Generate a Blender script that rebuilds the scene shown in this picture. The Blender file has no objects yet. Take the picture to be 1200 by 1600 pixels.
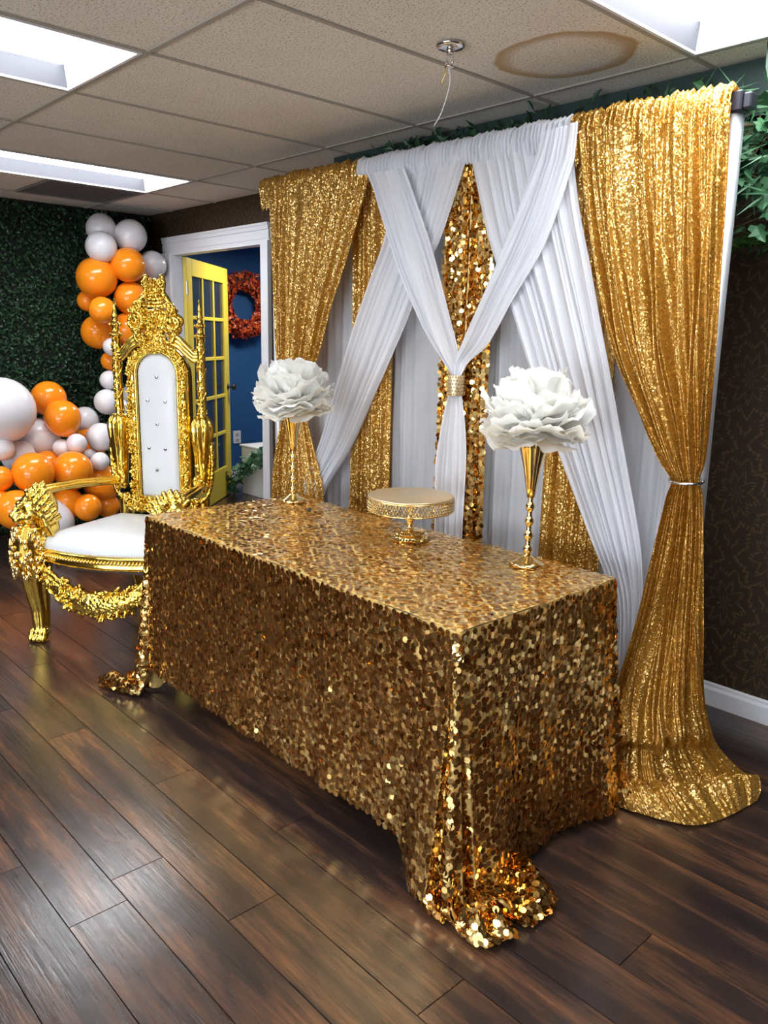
import bpy, math, random
import numpy as np
from mathutils import Vector, Matrix

# ------------------------------------------------------------------ camera, world, light, exposure
SC = bpy.context.scene
COL = SC.collection
PI = math.pi
CAM = np.array([1.21863, -1.39805, 1.44351])
YAW, PITCH, ROLL, FPX = -0.81972, -0.21464, 0.0196, 1245.9
_f = np.array([math.sin(YAW)*math.cos(PITCH), math.cos(YAW)*math.cos(PITCH), math.sin(PITCH)])
_r0 = np.array([math.cos(YAW), -math.sin(YAW), 0.0])
_u0 = np.cross(_r0, _f)
_r = math.cos(ROLL)*_r0 + math.sin(ROLL)*_u0
_u = -math.sin(ROLL)*_r0 + math.cos(ROLL)*_u0
cd = bpy.data.cameras.new('camera')
cam = bpy.data.objects.new('camera', cd)
COL.objects.link(cam)
cam.matrix_world = Matrix(((_r[0], _u[0], -_f[0], CAM[0]), (_r[1], _u[1], -_f[1], CAM[1]),
                           (_r[2], _u[2], -_f[2], CAM[2]), (0, 0, 0, 1)))
cd.sensor_fit = 'VERTICAL'
cd.sensor_height = 36.0
cd.lens = 36.0*FPX/1600.0
cd.clip_start = 0.02
SC.camera = cam
SC.view_settings.view_transform = 'Standard'
SC.view_settings.look = 'None'
SC.view_settings.gamma = 1.0
SC.view_settings.use_curve_mapping = False
SC.view_settings.exposure = 0.5
LAMP = 11.0          # radiance of the ceiling light lenses
DAY = 55.0          # watts of daylight through each shop window
W = bpy.data.worlds.new('sky')
SC.world = W
W.use_nodes = True
_bg = W.node_tree.nodes['Background']
_bg.inputs[0].default_value = (0.62, 0.78, 1.0, 1)
_bg.inputs[1].default_value = 1.2


def area_light(name, loc, rot, sx, sy, watts, color):
    d = bpy.data.lights.new(name, 'AREA')
    d.shape = 'RECTANGLE'
    d.size, d.size_y, d.energy, d.color = sx, sy, watts, color
    o = bpy.data.objects.new(name, d)
    COL.objects.link(o)
    o.location, o.rotation_euler = loc, rot
    return o


FRONT_Y, RIGHT_X = -4.4, 2.9
for wx in (-0.6, 1.6):      # daylight entering through the two shop windows in the front wall
    area_light('window_daylight', (wx, FRONT_Y+0.03, 1.0), (PI/2, 0, 0), 1.8, 1.2, DAY, (0.86, 0.93, 1.0))
area_light('hall_lamp', (-4.4, 2.75, 2.25), (0, 0, 0), 0.5, 0.5, 22.0, (1.0, 0.97, 0.93))

rnd = random.Random(7)
rng = np.random.default_rng(11)


# ------------------------------------------------------------------ helpers
def at(px, py, axis, val):
    """the point where the sight line through pixel (px, py) meets the plane axis = val"""
    d = _f + _r*(px-600)/FPX - _u*(py-800)/FPX
    return CAM + d*(val-CAM[axis])/d[axis]


def link(name, me, mat=None, parent=None):
    o = bpy.data.objects.new(name, me)
    COL.objects.link(o)
    if mat is not None and me is not None and not me.materials:
        me.materials.append(mat)
    if parent is not None:
        o.parent = parent
    return o


def tag(o, label=None, cat=None, group=None, kind=None):
    if label: o['label'] = label
    if cat: o['category'] = cat
    if group: o['group'] = group
    if kind: o['kind'] = kind
    return o


def thing(name, label, cat, loc=(0, 0, 0), rz=0.0, group=None):
    o = link(name, None)
    o.location = [float(a) for a in loc]
    o.rotation_euler = (0, 0, rz)
    o.empty_display_size = 0.1
    return tag(o, label, cat, group)


def mesh_of(name, v, f, smooth=True):
    me = bpy.data.meshes.new(name)
    me.from_pydata([tuple(map(float, p)) for p in v], [], [tuple(map(int, q)) for q in f])
    if smooth:
        me.polygons.foreach_set('use_smooth', [True]*len(me.polygons))
    me.update()
    return me


def rot_to(d):
    """rotation matrix taking +Z to direction d"""
    return np.array(Vector(d).to_track_quat('Z', 'Y').to_matrix())


def euler(rx=0, ry=0, rz=0):
    return np.array(Matrix.Rotation(rz, 3, 'Z') @ Matrix.Rotation(ry, 3, 'Y') @ Matrix.Rotation(rx, 3, 'X'))


class MB:
    def __init__(s):
        s.v, s.f = [], []

    def add(s, v, f):
        n = len(s.v)
        s.v.extend([tuple(p) for p in v])
        s.f.extend([tuple(i+n for i in q) for q in f])
        return s

    def box(s, lo, hi, rot=None, piv=None):
        x0, y0, z0 = lo; x1, y1, z1 = hi
        v = np.array([(x0, y0, z0), (x1, y0, z0), (x1, y1, z0), (x0, y1, z0), (x0, y0, z1), (x1, y0, z1), (x1, y1, z1), (x0, y1, z1)], float)
        if rot is not None:
            c = v.mean(0) if piv is None else np.array(piv)
            v = (v-c) @ rot.T + c
        return s.add(v, [(0, 3, 2, 1), (4, 5, 6, 7), (0, 1, 5, 4), (1, 2, 6, 5), (2, 3, 7, 6), (3, 0, 4, 7)])

    def bbox(s, lo, hi, b=0.004):
        """box with chamfered edges"""
        lo, hi = np.array(lo, float), np.array(hi, float)
        b = min(b, *( (hi-lo)*0.45))
        x0, y0, z0 = lo; x1, y1, z1 = hi
        rings = []
        for z, k in ((z0, b), (z0+b, 0), (z1-b, 0), (z1, b)):
            rings.append([(x0+k+b*(k == 0), y0+k, z), (x1-k-b*(k == 0), y0+k, z), (x1-k, y0+k+b*(k == 0), z), (x1-k, y1-k-b*(k == 0), z),
                          (x1-k-b*(k == 0), y1-k, z), (x0+k+b*(k == 0), y1-k, z), (x0+k, y1-k-b*(k == 0), z), (x0+k, y0+k+b*(k == 0), z)])
        v = [p for r in rings for p in r]
        f = [tuple(range(7, -1, -1)), tuple(range(24, 32))]
        for i in range(3):
            for j in range(8):
                f.append((i*8+j, i*8+(j+1) % 8, i*8+8+(j+1) % 8, i*8+8+j))
        return s.add(v, f)

    def ell(s, c, r, rot=None, seg=10, rings=6):
        if np.isscalar(r): r = (r, r, r)
        v = [(0, 0, r[2])]
        for i in range(1, rings):
            a = PI*i/rings
            for j in range(seg):
                b = 2*PI*j/seg
                v.append((r[0]*math.sin(a)*math.cos(b), r[1]*math.sin(a)*math.sin(b), r[2]*math.cos(a)))
        v.append((0, 0, -r[2]))
        v = np.array(v)
        if rot is not None: v = v @ rot.T
        v = v + np.array(c)
        f = [(0, 1+j, 1+(j+1) % seg) for j in range(seg)]
        for i in range(rings-2):
            for j in range(seg):
                a = 1+i*seg
                f.append((a+j, a+seg+j, a+seg+(j+1) % seg, a+(j+1) % seg))
        a = 1+(rings-2)*seg; n = len(v)-1
        f += [(a+j, n, a+(j+1) % seg) for j in range(seg)]
        return s.add(v, f)

    def tube(s, pts, rad, n=8, flat=1.0, ref=(0, 0, 1), cap=True):
        pts = np.array(pts, float); m = len(pts)
        rad = np.full(m, rad) if np.isscalar(rad) else np.array(rad, float)
        T = np.gradient(pts, axis=0)
        T /= np.linalg.norm(T, axis=1)[:, None]+1e-12
        v = []
        a0 = None
        for i in range(m):
            if a0 is None:
                rf = np.array(ref, float)
                if abs(T[i] @ rf) > 0.95: rf = np.array((1.0, 0, 0))
                a = np.cross(rf, T[i])
            else:
                a = a0-T[i]*(a0 @ T[i])
            a /= np.linalg.norm(a); b = np.cross(T[i], a); a0 = a
            for j in range(n):
                t = 2*PI*j/n
                v.append(pts[i]+rad[i]*(a*math.cos(t)+b*flat*math.sin(t)))
        f = [(i*n+j, i*n+(j+1) % n, i*n+n+(j+1) % n, i*n+n+j) for i in range(m-1) for j in range(n)]
        if cap:
            f += [tuple(range(n-1, -1, -1)), tuple(range((m-1)*n, m*n))]
        return s.add(v, f)

    def lathe(s, prof, c=(0, 0, 0), n=20, rot=None, lobes=0, lob=0.0):
        v = []
        for r, z in prof:
            for j in range(n):
                t = 2*PI*j/n
                rr = r*(1+lob*math.cos(lobes*t)) if lobes else r
                v.append((rr*math.cos(t), rr*math.sin(t), z))
        v = np.array(v, float)
        if rot is not None: v = v @ rot.T
        v += np.array(c, float)
        m = len(prof)
        f = [(i*n+j, i*n+(j+1) % n, i*n+n+(j+1) % n, i*n+n+j) for i in range(m-1) for j in range(n)]
        f += [tuple(range(n-1, -1, -1)), tuple(range((m-1)*n, m*n))]
        return s.add(v, f)

    def grid(s, P, wrap=False):
        nv, nu = P.shape[:2]
        f = []
        for i in range(nv-1):
            for j in range(nu if wrap else nu-1):
                k = (j+1) % nu
                f.append((i*nu+j, i*nu+k, i*nu+nu+k, i*nu+nu+j))
        return s.add(P.reshape(-1, 3), f)

    def build(s, name, mat, parent=None, smooth=True):
        return link(name, mesh_of(name, s.v, s.f, smooth), mat, parent)


def blob(mb, name, mat, parent, voxel=0.005, smooth=2):
    """fuse the pieces of mb into one continuous sculpted surface"""
    o = mb.build(name, mat, parent)
    m = o.modifiers.new('remesh', 'REMESH'); m.mode = 'VOXEL'; m.voxel_size = voxel; m.use_smooth_shade = True
    if smooth:
        k = o.modifiers.new('smooth', 'SMOOTH'); k.iterations = smooth; k.factor = 0.5
    dg = bpy.context.evaluated_depsgraph_get()
    me = bpy.data.meshes.new_from_object(o.evaluated_get(dg))
    me.name = name
    o.modifiers.clear()
    o.data = me
    if not me.materials: me.materials.append(mat)
    return o


def cr(keys, t):
    """Catmull-Rom through keys (n, d) at parameters t in 0..n-1"""
    K = np.asarray(keys, float); n = len(K)
    t = np.clip(np.asarray(t, float), 0, n-1-1e-9)
    i = t.astype(int); u = (t-i)[..., None]
    g = lambda k: K[np.clip(k, 0, n-1)]
    p0, p1, p2, p3 = g(i-1), g(i), g(i+1), g(i+2)
    return 0.5*((2*p1)+(-p0+p2)*u+(2*p0-5*p1+4*p2-p3)*u*u+(-p0+3*p1-3*p2+p3)*u**3)


# ------------------------------------------------------------------ materials
class NT:
    def __init__(s, name):
        s.m = bpy.data.materials.new(name); s.m.use_nodes = True
        s.t = s.m.node_tree; s.b = s.t.nodes['Principled BSDF']; s.out = s.t.nodes['Material Output']

    def n(s, typ, **kw):
        nd = s.t.nodes.new(typ)
        for k, v in kw.items():
            if k in ('ins',):
                for a, b in v.items(): s.put(nd.inputs[a], b)
            else: setattr(nd, k, v)
        return nd

    def put(s, sock, val):
        if isinstance(val, bpy.types.NodeSocket): s.t.links.new(val, sock)
        else: sock.default_value = val

    def math(s, op, a, b=0.0, c=None):
        nd = s.n('ShaderNodeMath', operation=op)
        s.put(nd.inputs[0], a); s.put(nd.inputs[1], b)
        if c is not None: s.put(nd.inputs[2], c)
        return nd.outputs[0]

    def mix(s, fac, a, b):
        nd = s.n('ShaderNodeMix', data_type='RGBA')
        s.put(nd.inputs[0], fac); s.put(nd.inputs[6], a); s.put(nd.inputs[7], b)
        return nd.outputs[2]

    def ramp(s, fac, stops):
        nd = s.n('ShaderNodeValToRGB'); s.put(nd.inputs[0], fac)
        e = nd.color_ramp.elements
        while len(e) < len(stops): e.new(0.5)
        for k, (p, c) in zip(e, stops): k.position = p; k.color = c if len(c) == 4 else (*c, 1)
        return nd.outputs[0]

    def coord(s, which='Object'):
        return s.n('ShaderNodeTexCoord').outputs[which]

    def mapping(s, vec, scale=(1, 1, 1), loc=(0, 0, 0)):
        nd = s.n('ShaderNodeMapping'); s.put(nd.inputs[0], vec)
        nd.inputs['Scale'].default_value = scale; nd.inputs['Location'].default_value = loc
        return nd.outputs[0]

    def noise(s, vec, scale, detail=2.0, rough=0.5):
        nd = s.n('ShaderNodeTexNoise'); s.put(nd.inputs['Vector'], vec)
        nd.inputs['Scale'].default_value = scale; nd.inputs['Detail'].default_value = detail; nd.inputs['Roughness'].default_value = rough
        return nd.outputs[0]

    def voro(s, vec, scale, feature='F1'):
        nd = s.n('ShaderNodeTexVoronoi', feature=feature); s.put(nd.inputs['Vector'], vec)
        nd.inputs['Scale'].default_value = scale
        return nd

    def bump(s, h, strength=0.3, dist=0.01):
        nd = s.n('ShaderNodeBump'); s.put(nd.inputs['Height'], h)
        nd.inputs['Strength'].default_value = strength; nd.inputs['Distance'].default_value = dist
        s.put(s.b.inputs['Normal'], nd.outputs[0])
        return nd.outputs[0]

    def set(s, **kw):
        names = dict(col='Base Color', metal='Metallic', rough='Roughness', spec='Specular IOR Level', trans='Transmission Weight', ior='IOR',
                     sss='Subsurface Weight', sheen='Sheen Weight', coat='Coat Weight', emit='Emission Strength', emitc='Emission Color', alpha='Alpha')
        for k, v in kw.items():
            if k in ('col', 'emitc') and isinstance(v, tuple) and len(v) == 3: v = (*v, 1)
            s.put(s.b.inputs[names[k]], v)
        return s


def srgb(r, g, b):
    f = lambda c: (c/255/12.92) if c/255 <= 0.04045 else ((c/255+0.055)/1.055)**2.4
    return (f(r), f(g), f(b))


def plain(name, col, rough=0.5, metal=0.0, **kw):
    return NT(name).set(col=col, rough=rough, metal=metal, **kw).m


M = {}
M['white_paint'] = plain('white_paint', (0.78, 0.79, 0.82), 0.4)
M['casing'] = plain('casing_paint', (0.8, 0.81, 0.85), 0.35)
M['blue_wall'] = plain('blue_wall', srgb(38, 88, 140), 0.6)
M['yellow_door'] = plain('yellow_door', srgb(226, 200, 68), 0.4)
M['black_metal'] = plain('black_metal', (0.012, 0.012, 0.014), 0.35)
M['black_plastic'] = plain('black_plastic', (0.02, 0.02, 0.03), 0.4)
M['aluminium'] = plain('aluminium', (0.74, 0.76, 0.80), 0.5, 0.85)
M['chrome'] = plain('chrome', (0.75, 0.73, 0.72), 0.15, 1.0)
M['steel'] = plain('steel', (0.6, 0.6, 0.62), 0.3, 1.0)
M['tbar'] = plain('ceiling_grid', (0.40, 0.36, 0.31), 0.8, spec=0.1)
M['green_paint'] = plain('green_paint', srgb(30, 52, 48), 0.6)
M['white_box'] = plain('white_box', (0.8, 0.8, 0.82), 0.4)
M['peach'] = plain('peach', srgb(236, 160, 110), 0.5)
M['ribbon'] = plain('ribbon', (0.85, 0.85, 0.85), 0.3)
M['gold_wire'] = plain('gold_wire', (0.75, 0.5, 0.18), 0.25, 1.0)
M['leather'] = NT('white_leather').set(col=(0.64, 0.655, 0.68), rough=0.4, coat=0.1).m
M['crystal'] = plain('crystal', (0.30, 0.31, 0.34), 0.12, 1.0)
M['dark_wood'] = plain('dark_wood', (0.05, 0.03, 0.02), 0.5)
M['stem'] = plain('plant_stem', (0.12, 0.09, 0.04), 0.7)
M['vent'] = plain('vent_grille', (0.24, 0.21, 0.2), 0.6)
M['troffer_side_shade'] = plain('troffer_side_shade', (0.10, 0.10, 0.115), 0.55)  # shade inside the light housing put into the colour; the ends stay white
M['troffer'] = plain('troffer_white', (0.78, 0.79, 0.82), 0.35)
M['beige_wall'] = plain('beige_wall', (0.50, 0.46, 0.40), 0.7)


def mk_lens():
    k = NT('light_lens').set(col=(0.8, 0.8, 0.8), rough=0.5)
    k.set(emitc=(0.93, 0.965, 1.0), emit=LAMP)
    return k.m


def mk_tile(stain=None):
    k = NT('ceiling_tile' if stain is None else 'stained_ceiling_tile')
    p = k.coord()
    sp = k.noise(p, 150, 2, 0.6)
    pit = k.ramp(sp, [(0.36, (0, 0, 0)), (0.43, (1, 1, 1))])
    big = k.noise(p, 3.5, 3)
    base = k.mix(k.ramp(big, [(0.3, (0, 0, 0)), (0.75, (1, 1, 1))]), (0.78, 0.72, 0.63, 1), (0.82, 0.77, 0.69, 1))
    if stain is not None:
        cx, cy, rx, ry = stain
        s = k.n('ShaderNodeSeparateXYZ'); k.put(s.inputs[0], p)
        dx = k.math('DIVIDE', k.math('SUBTRACT', s.outputs[0], cx), rx); dy = k.math('DIVIDE', k.math('SUBTRACT', s.outputs[1], cy), ry)
        rr = k.math('SQRT', k.math('ADD', k.math('MULTIPLY', dx, dx), k.math('MULTIPLY', dy, dy)))
        rr = k.math('ADD', rr, k.math('MULTIPLY', k.math('SUBTRACT', k.noise(p, 9, 3), 0.5), 0.22))
        ring = k.ramp(rr, [(0.0, (0.12,)*3), (0.72, (0.10,)*3), (0.84, (0.62,)*3), (0.95, (0.85,)*3), (1.0, (0, 0, 0))])
        base = k.mix(ring, base, (*srgb(176, 138, 78), 1))
    k.set(col=k.mix(pit, (0.34, 0.29, 0.23, 1), base), rough=0.9, spec=0.1)
    k.bump(pit, 0.35, 0.003)
    return k.m


def mk_wood():
    k = NT('dark_plank')
    p = k.coord('Object')
    oi = k.n('ShaderNodeObjectInfo')
    off = k.n('ShaderNodeVectorMath', operation='ADD'); k.put(off.inputs[0], p)
    sc = k.n('ShaderNodeVectorMath', operation='SCALE'); k.put(sc.inputs[0], oi.outputs['Location']); sc.inputs['Scale'].default_value = 7.13
    k.put(off.inputs[1], sc.outputs[0])
    v = off.outputs[0]
    long = k.noise(k.mapping(v, (1.6, 11, 1)), 1.0, 5, 0.62)
    grain = k.noise(k.mapping(v, (5, 95, 1)), 1.0, 4, 0.65)
    warp = k.noise(k.mapping(v, (3.5, 6, 1)), 1.0, 3, 0.6)
    knot = k.noise(k.mapping(v, (3, 30, 1)), 1.0, 6, 0.75)
    c = k.ramp(long, [(0.32, srgb(34, 27, 28)), (0.46, srgb(54, 41, 38)), (0.58, srgb(98, 67, 48)), (0.74, srgb(142, 96, 62))])
    c = k.mix(k.ramp(grain, [(0.42, (0, 0, 0)), (0.62, (0.55,)*3)]), c, (*srgb(40, 29, 26), 1))
    c = k.mix(k.ramp(knot, [(0.55, (0, 0, 0)), (0.68, (0.6,)*3)]), c, (*srgb(36, 25, 22), 1))
    c = k.mix(k.math('MULTIPLY', oi.outputs['Random'], 0.5), c, (*srgb(44, 35, 35), 1))
    k.set(col=c, rough=k.ramp(grain, [(0.3, (0.17,)*3), (0.7, (0.27,)*3)]), spec=0.75)
    h = k.math('ADD', k.math('MULTIPLY', warp, 0.8), k.math('MULTIPLY', grain, 0.35))
    k.bump(h, 0.2, 0.01)
    return k.m


def mk_damask():
    k = NT('brown_damask')
    p = k.coord('Object')
    s = k.n('ShaderNodeSeparateXYZ'); k.put(s.inputs[0], p)
    u = k.math('ADD', s.outputs[0], s.outputs[1]); z = s.outputs[2]
    PW, PH = 0.32, 0.44

    def cell(ou, oz):
        fu = k.math('SUBTRACT', k.math('FRACT', k.math('ADD', k.math('DIVIDE', u, PW), ou)), 0.5)
        fz = k.math('SUBTRACT', k.math('FRACT', k.math('ADD', k.math('DIVIDE', z, PH), oz)), 0.5)
        au = k.math('ABSOLUTE', fu)
        # teardrop: narrower toward the top
        wid = k.math('SUBTRACT', 1.35, k.math('MULTIPLY', fz, 1.1))
        ru = k.math('MULTIPLY', k.math('MULTIPLY', au, 2.2), k.math('DIVIDE', 1.0, wid))
        r = k.math('SQRT', k.math('ADD', k.math('MULTIPLY', ru, ru), k.math('MULTIPLY', k.math('MULTIPLY', fz, 2.0), k.math('MULTIPLY', fz, 2.0))))
        ang = k.math('ARCTAN2', fz, fu)
        return r, ang
    r1, a1 = cell(0.0, 0.0); r2, a2 = cell(0.5, 0.5)
    r = k.math('MINIMUM', r1, r2)
    a = k.mix(k.math('LESS_THAN', r1, r2), a2, a1)
    pet = k.math('SINE', k.math('MULTIPLY', a, 9.0))
    rings = k.math('SINE', k.math('ADD', k.math('MULTIPLY', r, 24.0), k.math('MULTIPLY', pet, 1.7)))
    beads = k.math('MULTIPLY', k.math('SINE', k.math('MULTIPLY', a, 34.0)), k.math('SINE', k.math('MULTIPLY', r, 52.0)))
    h = k.math('ADD', k.math('MULTIPLY', rings, 0.65), k.math('MULTIPLY', beads, 0.5))
    line = k.ramp(h, [(0.42, (0, 0, 0)), (0.62, (1, 1, 1))])
    fine = k.noise(p, 180, 2)
    line2 = k.math('MULTIPLY', line, k.ramp(fine, [(0.35, (0.3,)*3), (0.6, (1, 1, 1))]))
    k.set(col=k.mix(line2, (*srgb(54, 41, 28), 1), (*srgb(92, 70, 46), 1)), rough=0.5, spec=0.35)
    k.bump(k.math('ADD', line, k.math('MULTIPLY', fine, 0.4)), 0.35, 0.004)
    return k.m


def random_normal(k, cellcol, amount):
    """tilt the shading normal of each little cell at random: tiny sequins"""
    g = k.n('ShaderNodeNewGeometry')
    sub = k.n('ShaderNodeVectorMath', operation='SUBTRACT'); k.put(sub.inputs[0], cellcol); sub.inputs[1].default_value = (0.5, 0.5, 0.5)
    sc = k.n('ShaderNodeVectorMath', operation='SCALE'); k.put(sc.inputs[0], sub.outputs[0]); sc.inputs['Scale'].default_value = amount
    ad = k.n('ShaderNodeVectorMath', operation='ADD'); k.put(ad.inputs[0], g.outputs['Normal']); k.put(ad.inputs[1], sc.outputs[0])
    nm = k.n('ShaderNodeVectorMath', operation='NORMALIZE'); k.put(nm.inputs[0], ad.outputs[0])
    return nm.outputs[0]


def mk_sequin_fabric(name, c1, c2, net, scale=230, amount=1.0):
    k = NT(name)
    p = k.coord('Object')
    v = k.voro(p, scale)
    sep = k.n('ShaderNodeSeparateColor'); k.put(sep.inputs[0], v.outputs['Color'])
    col = k.mix(sep.outputs[0], (*c1, 1), (*c2, 1))
    k.set(col=col, metal=1.0, rough=0.27)
    k.put(k.b.inputs['Normal'], random_normal(k, v.outputs['Color'], amount))
    # the tulle between the sequins
    d = k.n('ShaderNodeBsdfDiffuse'); d.inputs[0].default_value = (*net, 1)
    t = k.n('ShaderNodeBsdfTranslucent'); t.inputs[0].default_value = (*net, 1)
    m1 = k.n('ShaderNodeMixShader'); m1.inputs[0].default_value = 0.45
    k.put(m1.inputs[1], d.outputs[0]); k.put(m1.inputs[2], t.outputs[0])
    m2 = k.n('ShaderNodeMixShader')
    k.put(m2.inputs[0], k.ramp(sep.outputs[1], [(0.0, (0.25,)*3), (1.0, (0.75,)*3)]))
    k.put(m2.inputs[1], k.b.outputs[0]); k.put(m2.inputs[2], m1.outputs[0])
    k.put(k.out.inputs[0], m2.outputs[0])
    return k.m


def mk_paillette():
    k = NT('gold_paillette')
    g = k.n('ShaderNodeNewGeometry')
    c = k.ramp(g.outputs['Random Per Island'], [(0.0, (0.45, 0.20, 0.04)), (0.3, (0.80, 0.48, 0.13)), (0.75, (0.95, 0.69, 0.28)), (1.0, (0.66, 0.26, 0.05))])
    k.set(col=c, metal=1.0, rough=0.13)
    return k.m


def mk_base_cloth():
    k = NT('gold_base_cloth')
    n = k.noise(k.coord(), 90, 2)
    k.set(col=k.mix(n, (*srgb(208, 164, 82), 1), (*srgb(246, 218, 146), 1)), rough=0.45, metal=0.25)
    return k.m


def mk_chiffon(name='white_chiffon', trans=0.35):
    k = NT(name)
    k.set(col=(0.82, 0.83, 0.88), rough=0.75, spec=0.2, sheen=0.2)
    t = k.n('ShaderNodeBsdfTranslucent'); t.inputs[0].default_value = (0.85, 0.86, 0.9, 1)
    m = k.n('ShaderNodeMixShader'); m.inputs[0].default_value = trans
    k.put(m.inputs[1], k.b.outputs[0]); k.put(m.inputs[2], t.outputs[0]); k.put(k.out.inputs[0], m.outputs[0])
    w = k.noise(k.mapping(k.coord(), (60, 60, 6)), 1.0, 3)
    k.bump(w, 0.04, 0.01)
    return k.m


def mk_gold(name='carved_gold', rough=0.2, bump=0.5, scale=70):
    k = NT(name)
    p = k.coord()
    v = k.voro(p, scale, 'SMOOTH_F1').outputs[0]
    n = k.noise(p, 40, 3)
    k.set(col=(0.86, 0.60, 0.12), metal=1.0, rough=rough)
    if bump: k.bump(k.math('ADD', v, k.math('MULTIPLY', n, 0.4)), bump, 0.012)
    return k.m


def mk_balloon(name, col, sss):
    k = NT(name)
    k.set(col=col, rough=0.16, spec=0.5, sss=sss)
    k.b.inputs['Subsurface Radius'].default_value = (0.08, 0.05, 0.03)
    k.b.inputs['Subsurface Scale'].default_value = 0.3
    return k.m


def mk_leaf(name, c1, c2, rough=0.45):
    k = NT(name)
    g = k.n('ShaderNodeNewGeometry')
    k.set(col=k.mix(g.outputs['Random Per Island'], (*c1, 1), (*c2, 1)), rough=rough)
    return k.m


def mk_petal():
    k = NT('white_petal')
    k.set(col=(0.92, 0.93, 0.93), rough=0.7, spec=0.2)
    t = k.n('ShaderNodeBsdfTranslucent'); t.inputs[0].default_value = (0.95, 0.92, 0.84, 1)
    m = k.n('ShaderNodeMixShader'); m.inputs[0].default_value = 0.4
    k.put(m.inputs[1], k.b.outputs[0]); k.put(m.inputs[2], t.outputs[0]); k.put(k.out.inputs[0], m.outputs[0])
    return k.m


M['lens'] = mk_lens()
M['tile'] = mk_tile()
M['wood'] = mk_wood()
M['damask'] = mk_damask()
M['gold_sequin'] = mk_sequin_fabric('gold_sequin_fabric', (0.48, 0.26, 0.06), (0.86, 0.61, 0.26), (0.52, 0.25, 0.03), 215, 0.85)
M['paillette'] = mk_paillette()
M['base_cloth'] = mk_base_cloth()
M['chiffon'] = mk_chiffon()
M['sheer'] = mk_chiffon('white_sheer', 0.5)
M['gold'] = mk_gold()
M['gold_smooth'] = mk_gold('smooth_gold', 0.17, 0.12, 25)
M['gold_head'] = plain('bright_gold', (0.86, 0.62, 0.14), 0.2, 1.0)
M['gold_polish'] = plain('polished_gold', (0.88, 0.66, 0.30), 0.1, 1.0)
M['gold_matte'] = plain('champagne_gold', (0.74, 0.58, 0.36), 0.38, 0.85)
M['crystal_gold'] = NT('crystal_band').set(col=(0.90, 0.82, 0.62), metal=1.0, rough=0.12).m
M['white_balloon'] = mk_balloon('white_balloon', (0.80, 0.77, 0.80), 0.25)
M['orange_balloon'] = mk_balloon('orange_balloon', (1.0, 0.29, 0.012), 0.12)
M['hedge'] = mk_leaf('hedge_leaf', srgb(16, 40, 24), srgb(44, 84, 48))
M['hedge_back'] = plain('hedge_mat', srgb(8, 18, 12), 0.9)
M['ivy'] = mk_leaf('ivy_leaf', srgb(18, 58, 36), srgb(84, 132, 92), 0.4)
M['moss'] = mk_leaf('moss', srgb(42, 92, 32), srgb(84, 142, 56), 0.8)
M['garland'] = mk_leaf('garland_leaf', srgb(24, 52, 34), srgb(86, 132, 92), 0.4)
M['wreath'] = mk_leaf('wreath_leaf', srgb(138, 18, 14), srgb(240, 112, 56), 0.3)
M['petal'] = mk_petal()
_g = NT('door_glass'); _g.set(col=(0.85, 0.88, 0.9), rough=0.02, trans=0.95, ior=1.45); M['glass'] = _g.m
_g = NT('dark_door_glass'); _g.set(col=(0.16, 0.20, 0.25), rough=0.05, trans=0.85, ior=1.45); M['door_glass'] = _g.m

# ------------------------------------------------------------------ the room
C = 2.323                     # ceiling height
LX, BY = -4.775, 1.668        # left wall, back wall
T = 0.05


def struct(name, mb, mat, parent=None):
    o = mb.build(name, mat, parent, smooth=False)
    if parent is None: o['kind'] = 'structure'
    return o


HX0, HY1 = -5.75, 4.0         # hallway beyond the door: its left and far walls
floor = struct('floor', MB().box((LX-T, FRONT_Y-T, -0.08), (RIGHT_X+T, BY+T, -0.012)).box((HX0-T, BY+T, -0.08), (-2.6, HY1+T, -0.012)), M['dark_wood'])
DX0, DX1, DZ = -4.44, -3.25, 2.035    # door opening
struct('wall_back', MB().box((LX-T, BY, -0.02), (DX0, BY+T, C+0.2)).box((DX1, BY, -0.02), (RIGHT_X+T, BY+T, C+0.2)).box((DX0, BY, DZ), (DX1, BY+T, C+0.2)), M['damask'])
struct('wall_left', MB().box((LX-T, FRONT_Y-T, -0.02), (LX, BY, C+0.2)), M['damask'])
struct('wall_right', MB().box((RIGHT_X, FRONT_Y-T, -0.02), (RIGHT_X+T, BY, C+0.2)), M['damask'])
fw = MB()
WIN = [(-1.6, 0.4), (0.6, 2.6)]
for x0, x1 in ((LX, -1.6), (0.4, 0.6), (2.6, RIGHT_X)):
    fw.box((x0, FRONT_Y-T, -0.02), (x1, FRONT_Y, C+0.2))
for x0, x1 in WIN:
    fw.box((x0, FRONT_Y-T, -0.02), (x1, FRONT_Y, 0.3)).box((x0, FRONT_Y-T, 1.8), (x1, FRONT_Y, C+0.2))
struct('wall_front', fw, M['damask'])
for i, (x0, x1) in enumerate(WIN):
    wf = MB()
    y0, y1 = FRONT_Y-0.08, FRONT_Y-0.02
    wf.box((x0, y0, 0.3), (x0+0.05, y1, 1.8)).box((x1-0.05, y0, 0.3), (x1, y1, 1.8)).box((x0+0.05, y0, 0.3), (x1-0.05, y1, 0.35)).box((x0+0.05, y0, 1.75), (x1-0.05, y1, 1.8))
    w = struct('window_%d' % (i+1), wf, M['white_paint'])
    MB().box((x0+0.05, y0+0.025, 0.35), (x1-0.05, y0+0.035, 1.75)).build('pane', M['glass'], w, False)
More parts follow.
